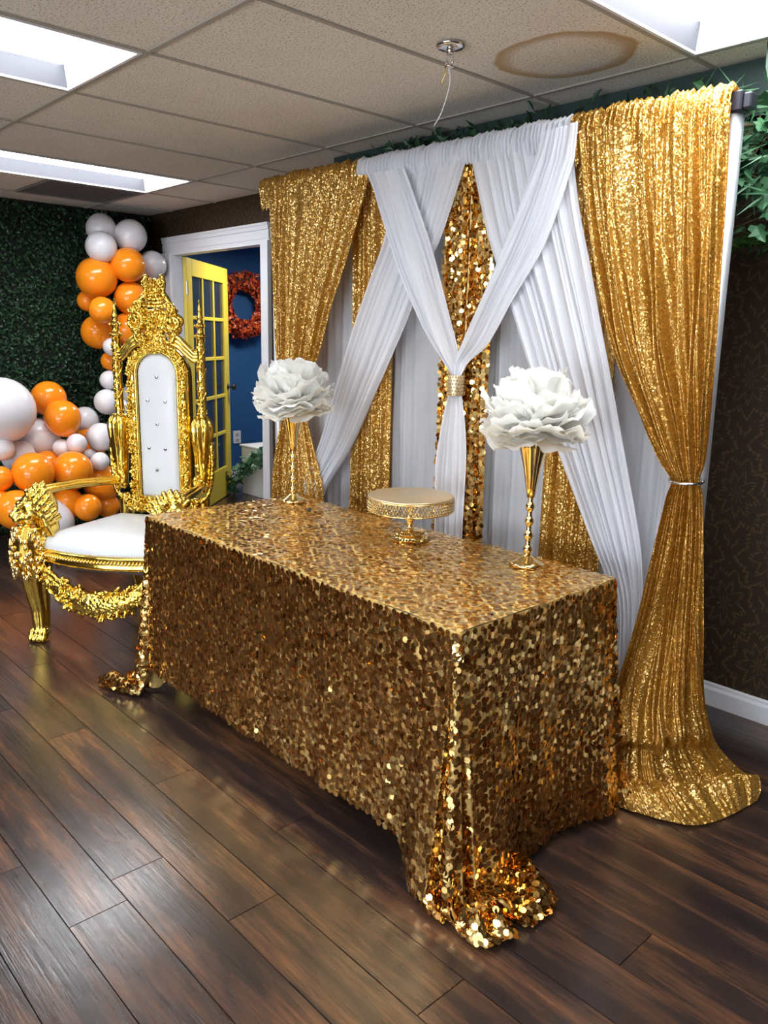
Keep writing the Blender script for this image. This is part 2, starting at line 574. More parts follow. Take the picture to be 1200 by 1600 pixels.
# hallway shell
struct('wall_hall_left', MB().box((HX0-T, BY+T, -0.02), (HX0, HY1+T, C+0.2)), M['blue_wall'])
struct('wall_hall_back', MB().box((HX0, HY1, -0.02), (-2.6, HY1+T, C+0.2)), M['blue_wall'])
struct('wall_hall_right', MB().box((-2.7, BY+T, -0.02), (-2.6, HY1, C+0.2)), M['blue_wall'])
struct('wall_hall_front', MB().box((HX0, BY+T, -0.02), (DX0-0.02, BY+T+0.02, C+0.2)).box((DX1+0.02, BY+T, -0.02), (-2.7, BY+T+0.02, C+0.2)).box((DX0-0.02, BY+T, DZ+0.02), (DX1+0.02, BY+T+0.02, C+0.2)), M['blue_wall'])
struct('ceiling_hall', MB().box((HX0-T, BY+T, C+0.05), (-2.6, HY1+T, C+0.12)), M['white_paint'])


def baseboard(name, x0, x1, y, depth=0.016, h=0.095):
    mb = MB()
    prof = [(0, 0), (-depth, 0), (-depth, h*0.72), (-depth*0.55, h*0.84), (-depth*0.55, h*0.93), (-depth*0.25, h), (0, h)]
    v = [(x, y+a, b) for x in (x0, x1) for a, b in prof]
    n = len(prof)
    f = [(j, (j+1) % n, n+(j+1) % n, n+j) for j in range(n)]+[tuple(range(n)), tuple(range(2*n-1, n-1, -1))]
    return struct(name, mb.add(v, f), M['casing'])


baseboard('baseboard_back', DX1+0.085, RIGHT_X, BY)
hb = MB().box((HX0, BY+T+0.02, 0), (HX0+0.015, HY1, 0.09))
struct('baseboard_hall', hb, M['casing'])


def casing_piece(lo, hi, axis):
    """moulded door casing: stepped profile across its width, axis = its long direction"""
    mb = MB()
    x0, z0 = lo; x1, z1 = hi
    y = BY
    if axis == 'x':
        w = z1-z0
        for a, b, d in ((0, 0.12, 0.014), (0.12, 0.55, 0.018), (0.55, 0.62, 0.013), (0.62, 0.86, 0.022), (0.86, 1.0, 0.028)):
            mb.box((x0, y-d, z0+a*w), (x1, y, z0+b*w))
    else:
        w = x1-x0
        for a, b, d in ((0, 0.12, 0.014), (0.12, 0.55, 0.018), (0.55, 0.62, 0.013), (0.62, 0.86, 0.022), (0.86, 1.0, 0.028)):
            if axis == 'l': a, b = 1-b, 1-a
            mb.box((x0+a*w, y-d, z0), (x0+b*w, y, z1))
    return mb


struct('trim_1', casing_piece((DX0-0.115, DZ), (DX1+0.085, DZ+0.11), 'x'), M['casing'])
struct('trim_2', casing_piece((DX1, 0), (DX1+0.085, DZ), 'r'), M['casing'])
struct('trim_3', casing_piece((DX0-0.115, 0), (DX0, DZ), 'l'), M['casing'])
struct('trim_4', MB().box((DX0, BY-0.012, 0), (DX0+0.018, BY+T+0.02, DZ)).box((DX1-0.018, BY-0.012, 0), (DX1, BY+T+0.02, DZ)).box((DX0+0.018, BY-0.012, DZ-0.018), (DX1-0.018, BY+T+0.02, DZ)), M['casing'])

# ---- floor planks, every board its own piece
ROW0, RW, PLEN = -0.942, 0.1535, 1.22
JOINT = {1: -0.55, 2: -0.65, 3: -0.31, 4: 0.21, 5: -0.54, 7: 0.428, 0: 0.35, 6: -0.1, 8: -0.35}
plank_cache = {}


def plank(x0, x1, y0, y1):
    key = (round(x1-x0, 3), round(y1-y0, 3))
    if key not in plank_cache:
        g, ch = 0.0010, 0.0005
        hx, hy = (x1-x0)/2-g, (y1-y0)/2-g
        v = [(sx*hx, sy*hy, z) for z in (-0.012, -0.0018) for sx, sy in ((-1, -1), (1, -1), (1, 1), (-1, 1))]
        v += [(sx*(hx-ch), sy*(hy-ch), 0.0) for sx, sy in ((-1, -1), (1, -1), (1, 1), (-1, 1))]
        f = [(8, 9, 10, 11)]+[(i*4+j, i*4+(j+1) % 4, i*4+4+(j+1) % 4, i*4+4+j) for i in (0, 1) for j in range(4)]
        plank_cache[key] = mesh_of('plank', v, f, False)
    o = link('plank', plank_cache[key], M['wood'], floor)
    o.location = ((x0+x1)/2, (y0+y1)/2, rnd.uniform(-0.0004, 0))


def plank_rows(xa, xb, ya, yb):
    k = math.floor((ya-ROW0)/RW)
    while ROW0+k*RW < yb-0.002:
        y0, y1 = max(ya, ROW0+k*RW), min(yb, ROW0+(k+1)*RW)
        j = JOINT.get(k, rnd.uniform(0, PLEN))
        x = j-PLEN*math.ceil((j-xa)/PLEN)
        while x < xb:
            a, b = max(x, xa), min(x+PLEN, xb)
            if b-a > 0.03 and y1-y0 > 0.01: plank(a, b, y0, y1)
            x += PLEN
        k += 1


plank_rows(LX, RIGHT_X, FRONT_Y, BY)
plank_rows(HX0, -2.7, BY, HY1-0.9)

# ---- suspended ceiling: slab above, grid, tiles, lights
GX, GY, CX, CY = -1.3735, -0.0552, 0.61, 1.22
ceiling = struct('ceiling', MB().box((LX-T, FRONT_Y-T, C+0.16), (RIGHT_X+T, BY+T, C+0.24)), M['tbar'])
xs = [GX+CX*k for k in range(-6, 9) if LX < GX+CX*k < RIGHT_X]
ys = [GY+CY*k for k in range(-5, 3) if FRONT_Y < GY+CY*k < BY]
bars = MB()
for x in xs: bars.box((x-0.008, FRONT_Y, C-0.001), (x+0.008, BY, C+0.004)).box((x-0.002, FRONT_Y, C+0.004), (x+0.002, BY, C+0.03))
for y in ys: bars.box((LX, y-0.008, C-0.0012), (RIGHT_X, y+0.008, C+0.0038))
bars.build('grid_bars', M['tbar'], ceiling, False)
LIGHTS = {(-1, -1): 'a', (-4, 0): 'b', (2, 0): 'c', (-4, -2): 'd', (2, -2): 'd', (-1, -3): 'd', (5, -1): 'd', (-5, -3): 'd', (5, -3): 'd'}
ex_, ey_ = [LX]+xs+[RIGHT_X], [FRONT_Y]+ys+[BY]
tile_cache = {}


def tile(x0, x1, y0, y1, mat):
    key = (round(x1-x0, 3), round(y1-y0, 3), mat.name)
    if key not in tile_cache:
        hx, hy = (x1-x0)/2-0.006, (y1-y0)/2-0.006
        mb = MB().box((-hx, -hy, 0), (hx, hy, 0.014))
        tile_cache[key] = mesh_of('tile', mb.v, mb.f, False)
    o = link('tile', tile_cache[key], mat, ceiling)
    o.location = ((x0+x1)/2, (y0+y1)/2, C+0.0045)


STAIN = (-0.445, 0.90, 0.235, 0.205)
for i in range(len(ex_)-1):
    for j in range(len(ey_)-1):
        x0, x1, y0, y1 = ex_[i], ex_[i+1], ey_[j], ey_[j+1]
        kx, ky = round((x0-GX)/CX), round((y0-GY)/CY)
        if x0 != LX and y0 != FRONT_Y and (kx, ky) in LIGHTS: continue
        if (kx, ky) == (-5, 0) and x0 != LX:
            tile(x0, x1, y0, y0+0.61, M['tile']); continue
        mt = M['tile']
        if (kx, ky) == (1, 0):
            cx, cy = (x0+x1)/2, (y0+y1)/2
            mt = mk_tile((STAIN[0]-cx, STAIN[1]-cy, STAIN[2], STAIN[3]))
        tile(x0, x1, y0, y1, mt)

LAB = {'a': 'recessed fluorescent ceiling light at the upper left edge, nearer of the two left lights',
       'b': 'recessed fluorescent ceiling light beside the grey air vent, above the green hedge wall',
       'c': 'recessed fluorescent ceiling light above the right gold curtain and ceiling stain',
       }
BEHIND = ['at the front left corner of the ceiling', 'near the right wall', 'near the shop windows', 'in the middle of the front row', 'at the front right corner', 'towards the left wall']
for (kx, ky), lt in LIGHTS.items():
    x0, y0 = GX+kx*CX, GY+ky*CY
    x1, y1 = x0+CX, y0+CY
    r = thing('ceiling_light', LAB.get(lt) or 'recessed fluorescent ceiling light out of view, '+BEHIND.pop(), 'ceiling light', ((x0+x1)/2, (y0+y1)/2, C), 0, 'recessed ceiling lights')
    hx, hy, dp, w = CX/2-0.012, CY/2-0.012, 0.085, 0.012
    fr = MB()
    for s in (-1, 1):
        fr.box((s*hx-w*(s > 0), -hy, -0.003), (s*hx+w*(s < 0), hy, 0.004)).box((-hx+w, s*hy-w*(s > 0), -0.003), (hx-w, s*hy+w*(s < 0), 0.004))
    fr.build('frame', M['troffer'], r, False)
    b = 0.03     # the housing leans inwards
    P = [(-hx+w, -hy+w, 0.004), (hx-w, -hy+w, 0.004), (hx-w, hy-w, 0.004), (-hx+w, hy-w, 0.004),
         (-hx+b, -hy+b, dp), (hx-b, -hy+b, dp), (hx-b, hy-b, dp), (-hx+b, hy-b, dp)]
    MB().add(P, [(0, 1, 5, 4), (2, 3, 7, 6), (4, 5, 6, 7)]).build('housing', M['troffer'], r, False)
    for q_ in ((1, 2, 6, 5), (3, 0, 4, 7)):  # long housing walls, darkened to paint in their shade
        MB().add([P[k] for k in q_], [(0, 1, 2, 3)]).build('shaded_side', M['troffer_side_shade'], r, False)
    MB().box((-hx+b+0.01, -hy+b+0.01, dp-0.012), (hx-b-0.01, hy-b-0.01, dp-0.004)).build('lens', M['lens'], r, False)

vx, vy = GX-5*CX, GY+0.61
vent = thing('air_vent', 'square grey return air grille in the ceiling beside the far left light', 'vent', (vx+CX/2, vy+0.305, C))
MB().box((-0.29, -0.29, 0.002), (0.29, 0.29, 0.006)).build('backing', M['vent'], vent, False)
vf = MB()
for s in (-1, 1): vf.box((s*0.295-0.012, -0.295, -0.004), (s*0.295+0.005, 0.295, 0.003)).box((-0.28, s*0.295-0.012, -0.004), (0.28, s*0.295+0.005, 0.003))
vf.build('frame', M['vent'], vent, False)
sl = mesh_of('slat', *(lambda m: (m.v, m.f))(MB().box((-0.28, -0.008, -0.002), (0.28, 0.008, 0.0), euler(0.5))), False)
for i in range(24):
    o = link('slat', sl, M['vent'], vent); o.location = (0, -0.27+i*0.0235, 0.001)

# sprinkler with ribbon
sp = thing('sprinkler', 'chrome fire sprinkler on the ceiling with gold wire and white ribbon hanging', 'sprinkler', (-0.625, 0.563, C))
MB().lathe([(0.0, 0.0), (0.044, 0.0), (0.045, -0.004), (0.038, -0.010), (0.02, -0.012), (0.0, -0.012)], n=28).build('escutcheon', M['chrome'], sp)
sb = MB().lathe([(0.0, -0.01), (0.012, -0.01), (0.012, -0.022), (0.007, -0.026), (0.0, -0.026)], n=14)
for s in (-1, 1): sb.tube([(s*0.010, 0, -0.02), (s*0.014, 0, -0.036), (s*0.010, 0, -0.052), (s*0.003, 0, -0.06)], 0.0025, 6)
sb.build('frame_arms', M['chrome'], sp)
MB().lathe([(0, -0.058), (0.016, -0.06), (0.017, -0.063), (0.005, -0.066), (0, -0.066)], n=16).build('deflector', M['chrome'], sp)
e_ = at(678, 197, 1, 0.60)-np.array((-0.625, 0.563, C)); m_ = at(703, 128, 1, 0.57)-np.array((-0.625, 0.563, C)); q_ = at(699, 100, 1, 0.563)-np.array((-0.625, 0.563, C))
MB().tube(cr([(-0.012, -0.008, -0.055), q_, m_, (m_*0.45+e_*0.55)+np.array((0.006, 0, -0.012)), e_], np.linspace(0, 4, 24)), 0.0022, 6, flat=0.5).build('ribbon', M['ribbon'], sp)
g1, g2, g3 = [at(a, b, 1, 0.563)-np.array((-0.625, 0.563, C)) for a, b in ((698, 96), (697, 112), (689, 132))]
MB().tube(cr([(-0.012, 0, -0.05), g1, g2, g3], np.linspace(0, 3, 14)), 0.002, 6).build('wire', M['gold_wire'], sp)

# ------------------------------------------------------------------ drapery
CURT = []


def drape(name, rows, nu, nv, folds, mat, parent=None, seed=1, amp=0.02, amps=None, sharp=0.0, build=True, noise=0.15, keep=0):
    """cloth surface through rows of 3-D control points; folds run along the length.
    rows: list of control point lists (left..right), same count in each."""
    R = np.array(rows, float)                     # nr, k, 3
    nr, k = R.shape[:2]
    L = np.r_[0, np.cumsum(np.linalg.norm(np.diff(R.mean(1), axis=0), axis=1))]
    tv = np.interp(np.linspace(0, L[-1], nv), L, np.arange(nr))
    tu = np.linspace(0, k-1, nu)
    A = np.stack([cr(R[:, j], tv) for j in range(k)], 1)      # nv, k, 3
    P = np.stack([cr(A[i], tu) if k > 2 else A[i][0]+(A[i][1]-A[i][0])*np.linspace(0, 1, nu)[:, None] for i in range(nv)])
    du = np.gradient(P, axis=1); dv = np.gradient(P, axis=0)
    N = np.cross(du, dv); N /= np.linalg.norm(N, axis=2)[..., None]+1e-9
    if N[..., 1].mean() > 0: N = -N
    g = np.random.default_rng(seed)
    u = np.linspace(0, 1, nu)
    s = np.linspace(0, 1, nv)
    wid = np.linalg.norm(P[:, -1]-P[:, 0], axis=1)
    warp = sum(g.uniform(-1, 1)*np.sin(2*PI*(f*u+g.uniform()))/f for f in range(1, 7))*0.62/folds
    am = 0.55+0.45*np.interp(u, np.linspace(0, 1, folds+2), g.uniform(0, 1, folds+2))
    if amps is None: av = np.full(nv, amp)
    else: av = np.interp(tv, np.arange(nr), amps)
    drift = np.outer(s, np.interp(u, np.linspace(0, 1, 6), g.uniform(-1, 1, 6)))*0.25
    ph = 2*PI*(folds*(u+warp)[None, :]+drift)
    w = np.sin(ph)
    if sharp: w = w*(1-sharp)+sharp*(1-2*np.abs(np.sin(ph/2+0.7)))
    w = w+0.35*np.sin(2.3*ph+1.3)+0.25*np.sin(0.43*ph+2)
    for f in (1.5, 3.1): w = w+noise*np.sin(2*PI*(f*s[:, None]+2*f*u[None, :]+g.uniform()))
    edge = np.minimum(1, np.minimum(u, 1-u)*folds*2+0.25)
    P = P+N*(av[:, None]*am[None, :]*edge[None, :]*w)[..., None]
    P[..., 2] = np.maximum(P[..., 2], 0.006+0.004*(np.arange(nu) % 2)[None, :]*0)
    if not build: return P
    o = MB().grid(P).build(name, mat, parent)
    return o, P


def row(y, pairs):
    """rows from photograph sight lines meeting the curtain's own plane"""
    return [[at(a, b, 1, y), at(c, d, 1, y)] for a, b, c, d in pairs]


def hang(P0, z):
    """continue a row straight down to height z"""
    return [np.array((p[0], p[1], z)) for p in P0]


def pocket(name, xa, za, xb, zb, y, r, gath, mat, parent, seed, bot=-2.4):
    """gathered rod pocket around the crossbar, with its stitched heading"""
    nu = int(gath*12)
    u = np.linspace(0, 1, nu)
    g = np.random.default_rng(seed)
    ph = 2*PI*gath*(u+0.3/gath*np.sin(2*PI*3*u+g.uniform()*6)+0.2/gath*np.sin(2*PI*7*u))
    secs = [(-0.70, bot), (-0.92, bot*0.8), (-1.02, bot*0.45), (-1.15, -0.1), (-0.95, 0.75), (-0.2, 1.2), (0.6, 0.95), (1.0, 0.1), (0.9, -0.9)]
    P = np.zeros((len(secs), nu, 3))
    irr = np.interp(u, np.linspace(0, 1, 25), g.uniform(0.6, 1.3, 25))
    for i, (a, b) in enumerate(secs):
        rr = r*(1+0.20*np.sin(ph+i*0.15)*irr+0.08*np.sin(2.1*ph+i*0.4))
        P[i, :, 0] = xa+(xb-xa)*u
        P[i, :, 1] = y+a*rr
        P[i, :, 2] = za+(zb-za)*u+b*rr*(0.9+0.12*irr)
    return MB().grid(P).build(name, mat, parent)


RODY = 0.98
rodL, rodR = at(416, 296, 1, RODY), at(1150, 160, 1, RODY)


def rodz(x, d=0.0):
    return rodL[2]+(rodR[2]-rodL[2])*(x-rodL[0])/(rodR[0]-rodL[0])+d


# stand
st = thing('backdrop_stand', 'aluminium pipe stand holding the gold and white curtains', 'stand', (0, 0, 0))
polet = at(1150, 175, 1, RODY+0.02); _q = at(1094, 760, 1, RODY+0.02); poleb = polet+(_q-polet)*polet[2]/(polet[2]-_q[2]); poleb[2] = 0.0
MB().tube([poleb+np.array((0, 0, 0.01)), polet], 0.0215, 20).build('pole', M['aluminium'], st)
plb = np.array((rodL[0]+0.07, RODY+0.02, 0.01)); plt_ = np.array((rodL[0]+0.05, RODY+0.02, rodL[2]-0.03))
MB().tube([plb, plt_], 0.020, 20).build('pole', M['aluminium'], st)
MB().tube([(rodL[0]-0.02, RODY, rodz(rodL[0], -0.008)), (polet[0]-0.02, RODY, rodz(polet[0], -0.008))], 0.016, 12).build('crossbar', M['aluminium'], st)
MB().tube([(rodL[0]+0.02, RODY+0.045, rodz(rodL[0], -0.03)), (polet[0]-0.02, RODY+0.045, rodz(polet[0], -0.03))], 0.012, 12).build('rear_crossbar', M['aluminium'], st)
bk = MB()
bx_ = polet
bk.bbox((bx_[0]-0.028, bx_[1]-0.03, bx_[2]-0.005), (bx_[0]+0.026, bx_[1]+0.03, bx_[2]+0.05), 0.004)
bk.bbox((bx_[0]+0.026, bx_[1]-0.022, bx_[2]+0.0), (bx_[0]+0.05, bx_[1]+0.022, bx_[2]+0.042), 0.004)
bk.box((bx_[0]-0.04, bx_[1]-0.012, bx_[2]-0.028), (bx_[0]-0.03, bx_[1]+0.0, bx_[2]+0.03))
bk.build('corner_bracket', M['black_plastic'], st, False)
MB().bbox((plt_[0]-0.028, plt_[1]-0.03, plt_[2]-0.01), (plt_[0]+0.026, plt_[1]+0.03, plt_[2]+0.045), 0.004).build('corner_bracket', M['black_plastic'], st, False)
for b in (poleb, plb):
    MB().bbox((b[0]-0.12, b[1]-0.1, 0), (b[0]+0.12, b[1]+0.2, 0.01), 0.003).build('base_plate', M['black_metal'], st, False)

# white sheers right at the back
bx0, bx1 = at(470, 400, 1, 1.035)[0], at(1098, 700, 1, 1.035)[0]
nsheer = 4
SL = ['white sheer curtain hanging straight at the back behind the left gold curtain', 'white sheer curtain hanging straight left of the centre sequin strip',
      'white sheer curtain hanging straight right of the centre sequin strip', 'white sheer curtain hanging straight behind the right gold curtain']
for i in range(nsheer):
    a = bx0+(bx1-bx0)*i/nsheer-0.02; b = bx0+(bx1-bx0)*(i+1)/nsheer+0.02
    o, P = drape('sheer_curtain', [[(a, 1.04, rodz(a, -0.03)), (b, 1.04, rodz(b, -0.03))], [(a, 1.045, 1.0), (b, 1.045, 1.0)], [(a, 1.045, 0.02), (b, 1.045, 0.02)]],
                 110, 30, 5, M['sheer'], seed=20+i, amps=[0.012, 0.02, 0.024], sharp=0.25)
    tag(o, SL[i], 'curtain', 'white sheer back curtains')

# gold columns behind the white swags
r_ = row(0.995, [(552, 275, 612, 258), (556, 470, 616, 470), (560, 700, 616, 700)])
r_.append(hang(r_[-1], 0.02))
for q in r_[1:]:
    q[0][0] = r_[0][0][0]; q[1][0] = r_[0][1][0]+0.02
o, P = drape('sequin_column', r_, 90, 70, 3, M['gold_sequin'], seed=41, amps=[0.014, 0.022, 0.024, 0.024], sharp=0.2)
tag(o, 'narrow straight gold sequin strip behind the left crossing white drape', 'curtain', 'narrow gold back strips')
xa, xb = at(850, 700, 1, 0.995)[0], at(948, 700, 1, 0.995)[0]
o, P = drape('sequin_column', [[(xa, 0.995, rodz(xa, -0.02)), (xb, 0.995, rodz(xb, -0.02))], [(xa, 1.00, 1.1), (xb, 1.00, 1.1)], [(xa, 1.00, 0.02), (xb, 1.00, 0.02)]],
             100, 70, 4, M['gold_sequin'], seed=42, amps=[0.014, 0.022, 0.024], sharp=0.2)
tag(o, 'narrow straight gold sequin strip behind the right vase and white drape', 'curtain', 'narrow gold back strips')


# ---- big paillettes
DN = 8
_ang = np.arange(DN)*2*PI/DN
_unit = np.stack([np.cos(_ang), np.sin(_ang), 0*_ang], 1)
DISC = mesh_of('sequin', _unit, [tuple(range(DN))], False)
DISC.materials.append(M['paillette'])


def scatter(P, du, dv, seed, jit=0.35):
    """lattice of hanging sequins on the cloth grid P; returns centres and frames"""
    g = np.random.default_rng(seed)
    nv, nu = P.shape[:2]
    segu = np.linalg.norm(np.diff(P, axis=1), axis=2)
    segv = np.linalg.norm(np.diff(P, axis=0), axis=2)
    nV = max(2, int(segv.sum(0).max()/dv)); nU = max(2, int(segu.sum(1).max()/du))
    lu = np.r_[0, np.cumsum(segu.max(0))]; lu /= lu[-1]
    lv = np.r_[0, np.cumsum(segv.max(1))]; lv /= lv[-1]
    a, b = np.meshgrid((np.arange(nU)+0.5)/nU, (np.arange(nV)+0.5)/nV)
    b = b+(np.arange(nU) % 2)[None, :]*0.5/nV
    a = a+g.uniform(-jit, jit, a.shape)/nU; b = b+g.uniform(-jit, jit, b.shape)/nV
    fu = np.interp(np.clip(a, 0, 1).ravel(), lu, np.arange(nu)); fv = np.interp(np.clip(b, 0, 1).ravel(), lv, np.arange(nv))
    i = np.clip(fv.astype(int), 0, nv-2); j = np.clip(fu.astype(int), 0, nu-2)
    s = (fv-i)[:, None]; t = (fu-j)[:, None]
    p00, p01, p10, p11 = P[i, j], P[i, j+1], P[i+1, j], P[i+1, j+1]
    c = (p00*(1-s)*(1-t)+p01*(1-s)*t+p10*s*(1-t)+p11*s*t)
    eu = (p01-p00)*(1-s)+(p11-p10)*s; ev = (p10-p00)*(1-t)+(p11-p01)*t
    # drop crowded ones where the cloth is squeezed
    wloc = np.linalg.norm(eu, axis=1)/(np.diff(lu)[j]*nU+1e-9)
    keep = g.uniform(size=len(c)) < np.clip(wloc/(du*0.8), 0.15, 1)
    c, eu, ev = c[keep], eu[keep], ev[keep]
    eu /= np.linalg.norm(eu, axis=1)[:, None]+1e-9; ev /= np.linalg.norm(ev, axis=1)[:, None]+1e-9
    n = np.cross(eu, ev); n /= np.linalg.norm(n, axis=1)[:, None]+1e-9
    return c, n


def discs(c, n, out, rad, tilt, seed, lift=0.003):
    """frames (centre, t1, t2, normal) for discs lying on the cloth; out = outward hint"""
    g = np.random.default_rng(seed)
    if out is None: n = -n
    else: n = n*np.where((n*out).sum(1) < 0, -1.0, 1.0)[:, None]
    m = n+g.normal(0, tilt, n.shape); m /= np.linalg.norm(m, axis=1)[:, None]
    ref = np.tile(np.array((0.31, 0.17, 0.93)), (len(c), 1))
    t1 = np.cross(ref, m); t1 /= np.linalg.norm(t1, axis=1)[:, None]+1e-9
    t2 = np.cross(m, t1)
    cc = c+n*(lift+g.uniform(0, 0.004, (len(c), 1)))
    r = rad*g.uniform(0.92, 1.05, len(c))
    return cc, t1, t2, m, r


def lay_sequins(parent, sets, origin=(0, 0, 0), singles=300):
    cc, t1, t2, m, r = [np.concatenate([s[k] for s in sets]) for k in range(5)]
    d = cc-CAM
    dist = np.linalg.norm(d, axis=1)
    facing = np.abs((d*m).sum(1))/dist
    px = 600+FPX*(d @ _r)/(d @ _f); py = 800-FPX*(d @ _u)/(d @ _f)
    front = ((d*m).sum(1) < 0) & (px > 0) & (px < 1200) & (py > 0) & (py < 1600)
    score = np.where(front, (0.4+facing)/dist**2, 0)
    pick = np.argsort(-score)[:singles]
    rest = np.ones(len(cc), bool); rest[pick] = False
    V = (cc[rest][:, None, :]+r[rest][:, None, None]*(t1[rest][:, None, :]*np.cos(_ang)[None, :, None]+t2[rest][:, None, :]*np.sin(_ang)[None, :, None]))
    V = V.reshape(-1, 3)-np.array(origin)
    nF = int(rest.sum())
    me = bpy.data.meshes.new('small_sequins')
    me.vertices.add(len(V)); me.vertices.foreach_set('co', V.ravel())
    me.loops.add(nF*DN); me.loops.foreach_set('vertex_index', np.arange(nF*DN, dtype=np.int32))
    me.polygons.add(nF)
    me.polygons.foreach_set('loop_start', np.arange(0, nF*DN, DN, dtype=np.int32))
    me.update(calc_edges=True)
    o = link('small_sequins', me, M['paillette'], parent); o['kind'] = 'stuff'
    for k in pick:
        q = link('sequin', DISC, None, parent)
        q.matrix_local = Matrix(((t1[k][0]*r[k], t2[k][0]*r[k], m[k][0]*r[k], cc[k][0]-origin[0]), (t1[k][1]*r[k], t2[k][1]*r[k], m[k][1]*r[k], cc[k][1]-origin[1]),
                                 (t1[k][2]*r[k], t2[k][2]*r[k], m[k][2]*r[k], cc[k][2]-origin[2]), (0, 0, 0, 1)))
    return o


# centre strip of large sequins
xa, xb = at(690, 560, 1, 0.985)[0], at(764, 560, 1, 0.985)[0]
ctr = thing('large_sequin_strip', 'centre strip of large hanging gold sequins between the white drapes', 'curtain', ((xa+xb)/2, 0.985, 0))
o, P = drape('backing', [[(xa, 0.985, rodz(xa, -0.02)), (xb, 0.985, rodz(xb, -0.02))], [(xa-0.01, 0.985, 1.0), (xb+0.005, 0.985, 1.0)], [(xa-0.03, 0.985, 0.02), (xb+0.02, 0.985, 0.02)]],
             90, 60, 4, M['base_cloth'], seed=51, amps=[0.018, 0.022, 0.024])
o.parent = ctr; o.matrix_parent_inverse = Matrix.Translation(-Vector(((xa+xb)/2, 0.985, 0)))
c, n = scatter(P, 0.0125, 0.0145, 52)
lay_sequins(ctr, [discs(c, n, np.array((0.3, -1, 0)), 0.0095, 0.30, 53)], ((xa+xb)/2, 0.985, 0))

# white diagonal drapes and crossed swags
r_ = row(0.945, [(612, 262, 732, 238), (603, 362, 692, 362), (577, 440, 658, 442), (553, 510, 630, 515), (528, 594, 590, 605), (500, 690, 546, 700), (468, 772, 502, 780)])
r_.append([r_[-1][0]+np.array((-0.13, 0, -0.35)), r_[-1][1]+np.array((-0.05, 0, -0.35))]); r_.append([r_[-1][0]+np.array((-0.05, 0, -0.40)), r_[-1][1]+np.array((0.0, 0, -0.40))])
r_[-1][0][2] = r_[-1][1][2] = 0.02
left_sw = thing('white_drape', 'white chiffon drape sweeping down to the left behind the left vase', 'curtain', (0, 0, 0), 0, 'white chiffon drapes')
o, P = drape('cloth', r_, 150, 90, 8, M['chiffon'], left_sw, seed=61, amps=[0.010, 0.012, 0.013, 0.014, 0.016, 0.016, 0.018, 0.02, 0.03], sharp=0.12)
r_ = row(0.945, [(735, 238, 893, 205), (757, 345, 905, 320), (772, 400, 922, 410), (800, 485, 938, 500), (828, 575, 955, 590), (868, 695, 978, 720)])
r_ += row(0.965, [(920, 835, 1000, 850)])+row(0.985, [(955, 925, 1004, 930)])
r_.append([at(962, 1010, 1, 0.99), at(1000, 1010, 1, 0.99)]); r_.append([at(950, 1120, 1, 0.99), at(1000, 1120, 1, 0.99)])
right_sw = thing('white_drape', 'white chiffon drape sweeping down to the right beside the right gold curtain', 'curtain', (0, 0, 0), 0, 'white chiffon drapes')
o, P = drape('cloth', r_, 170, 100, 9, M['chiffon'], right_sw, seed=62, amps=[0.010, 0.012, 0.013, 0.014, 0.015, 0.016, 0.018, 0.018, 0.02, 0.025], sharp=0.12)
x0, x1, x2 = at(571, 255, 1, RODY)[0], at(733, 235, 1, RODY)[0], at(906, 190, 1, RODY)[0]
pocket('rod_pocket', x0, rodz(x0), x1, rodz(x1), RODY, 0.037, 26, M['chiffon'], left_sw, 63, -1.25)
pocket('rod_pocket', x1, rodz(x1), x2, rodz(x2), RODY, 0.037, 26, M['chiffon'], right_sw, 64, -1.25)
tie_c = at(712, 600, 1, 0.88)
cl = row(0.91, [(573, 272, 632, 262), (584, 300, 640, 285), (594, 335, 652, 320), (621, 420, 676, 392), (655, 502, 700, 484), (684, 554, 714, 541), (702, 580, 716, 572)])
cl.append([at(705, 590, 1, 0.88), at(716, 590, 1, 0.88)])
sw = thing('white_swag', 'white chiffon swag from upper left of the rod to the centre gold band', 'curtain', (0, 0, 0), 0, 'white swags gathered at the centre band')
drape('cloth', cl, 110, 80, 5, M['chiffon'], sw, seed=65, amps=[0.010, 0.012, 0.013, 0.014, 0.014, 0.012, 0.009, 0.006], sharp=0.12)
crr = row(0.91, [(846, 208, 903, 190), (838, 245, 899, 230), (828, 275, 893, 262), (797, 360, 852, 380), (757, 455, 803, 465), (724, 530, 764, 535), (710, 566, 731, 568)])
crr.append([at(709, 590, 1, 0.88), at(720, 590, 1, 0.88)])
sw2 = thing('white_swag', 'white chiffon swag from upper right of the rod to the centre gold band', 'curtain', (0, 0, 0), 0, 'white swags gathered at the centre band')
drape('cloth', crr, 110, 80, 4, M['chiffon'], sw2, seed=66, amps=[0.010, 0.012, 0.013, 0.014, 0.014, 0.012, 0.009, 0.006], sharp=0.12)
tl = row(0.88, [(705, 590, 720, 590), (704, 610, 720, 610), (699, 622, 722, 622), (688, 672, 727, 672), (680, 735, 728, 730), (678, 830, 722, 835)])
tl.append(hang(tl[-1], 0.35))
tail = thing('white_swag_tail', 'white chiffon tail hanging below the centre gold band behind the cake stand', 'curtain')
drape('cloth', tl, 80, 50, 5, M['chiffon'], tail, seed=67, amps=[0.006, 0.006, 0.010, 0.014, 0.016, 0.018, 0.02], sharp=0.2)
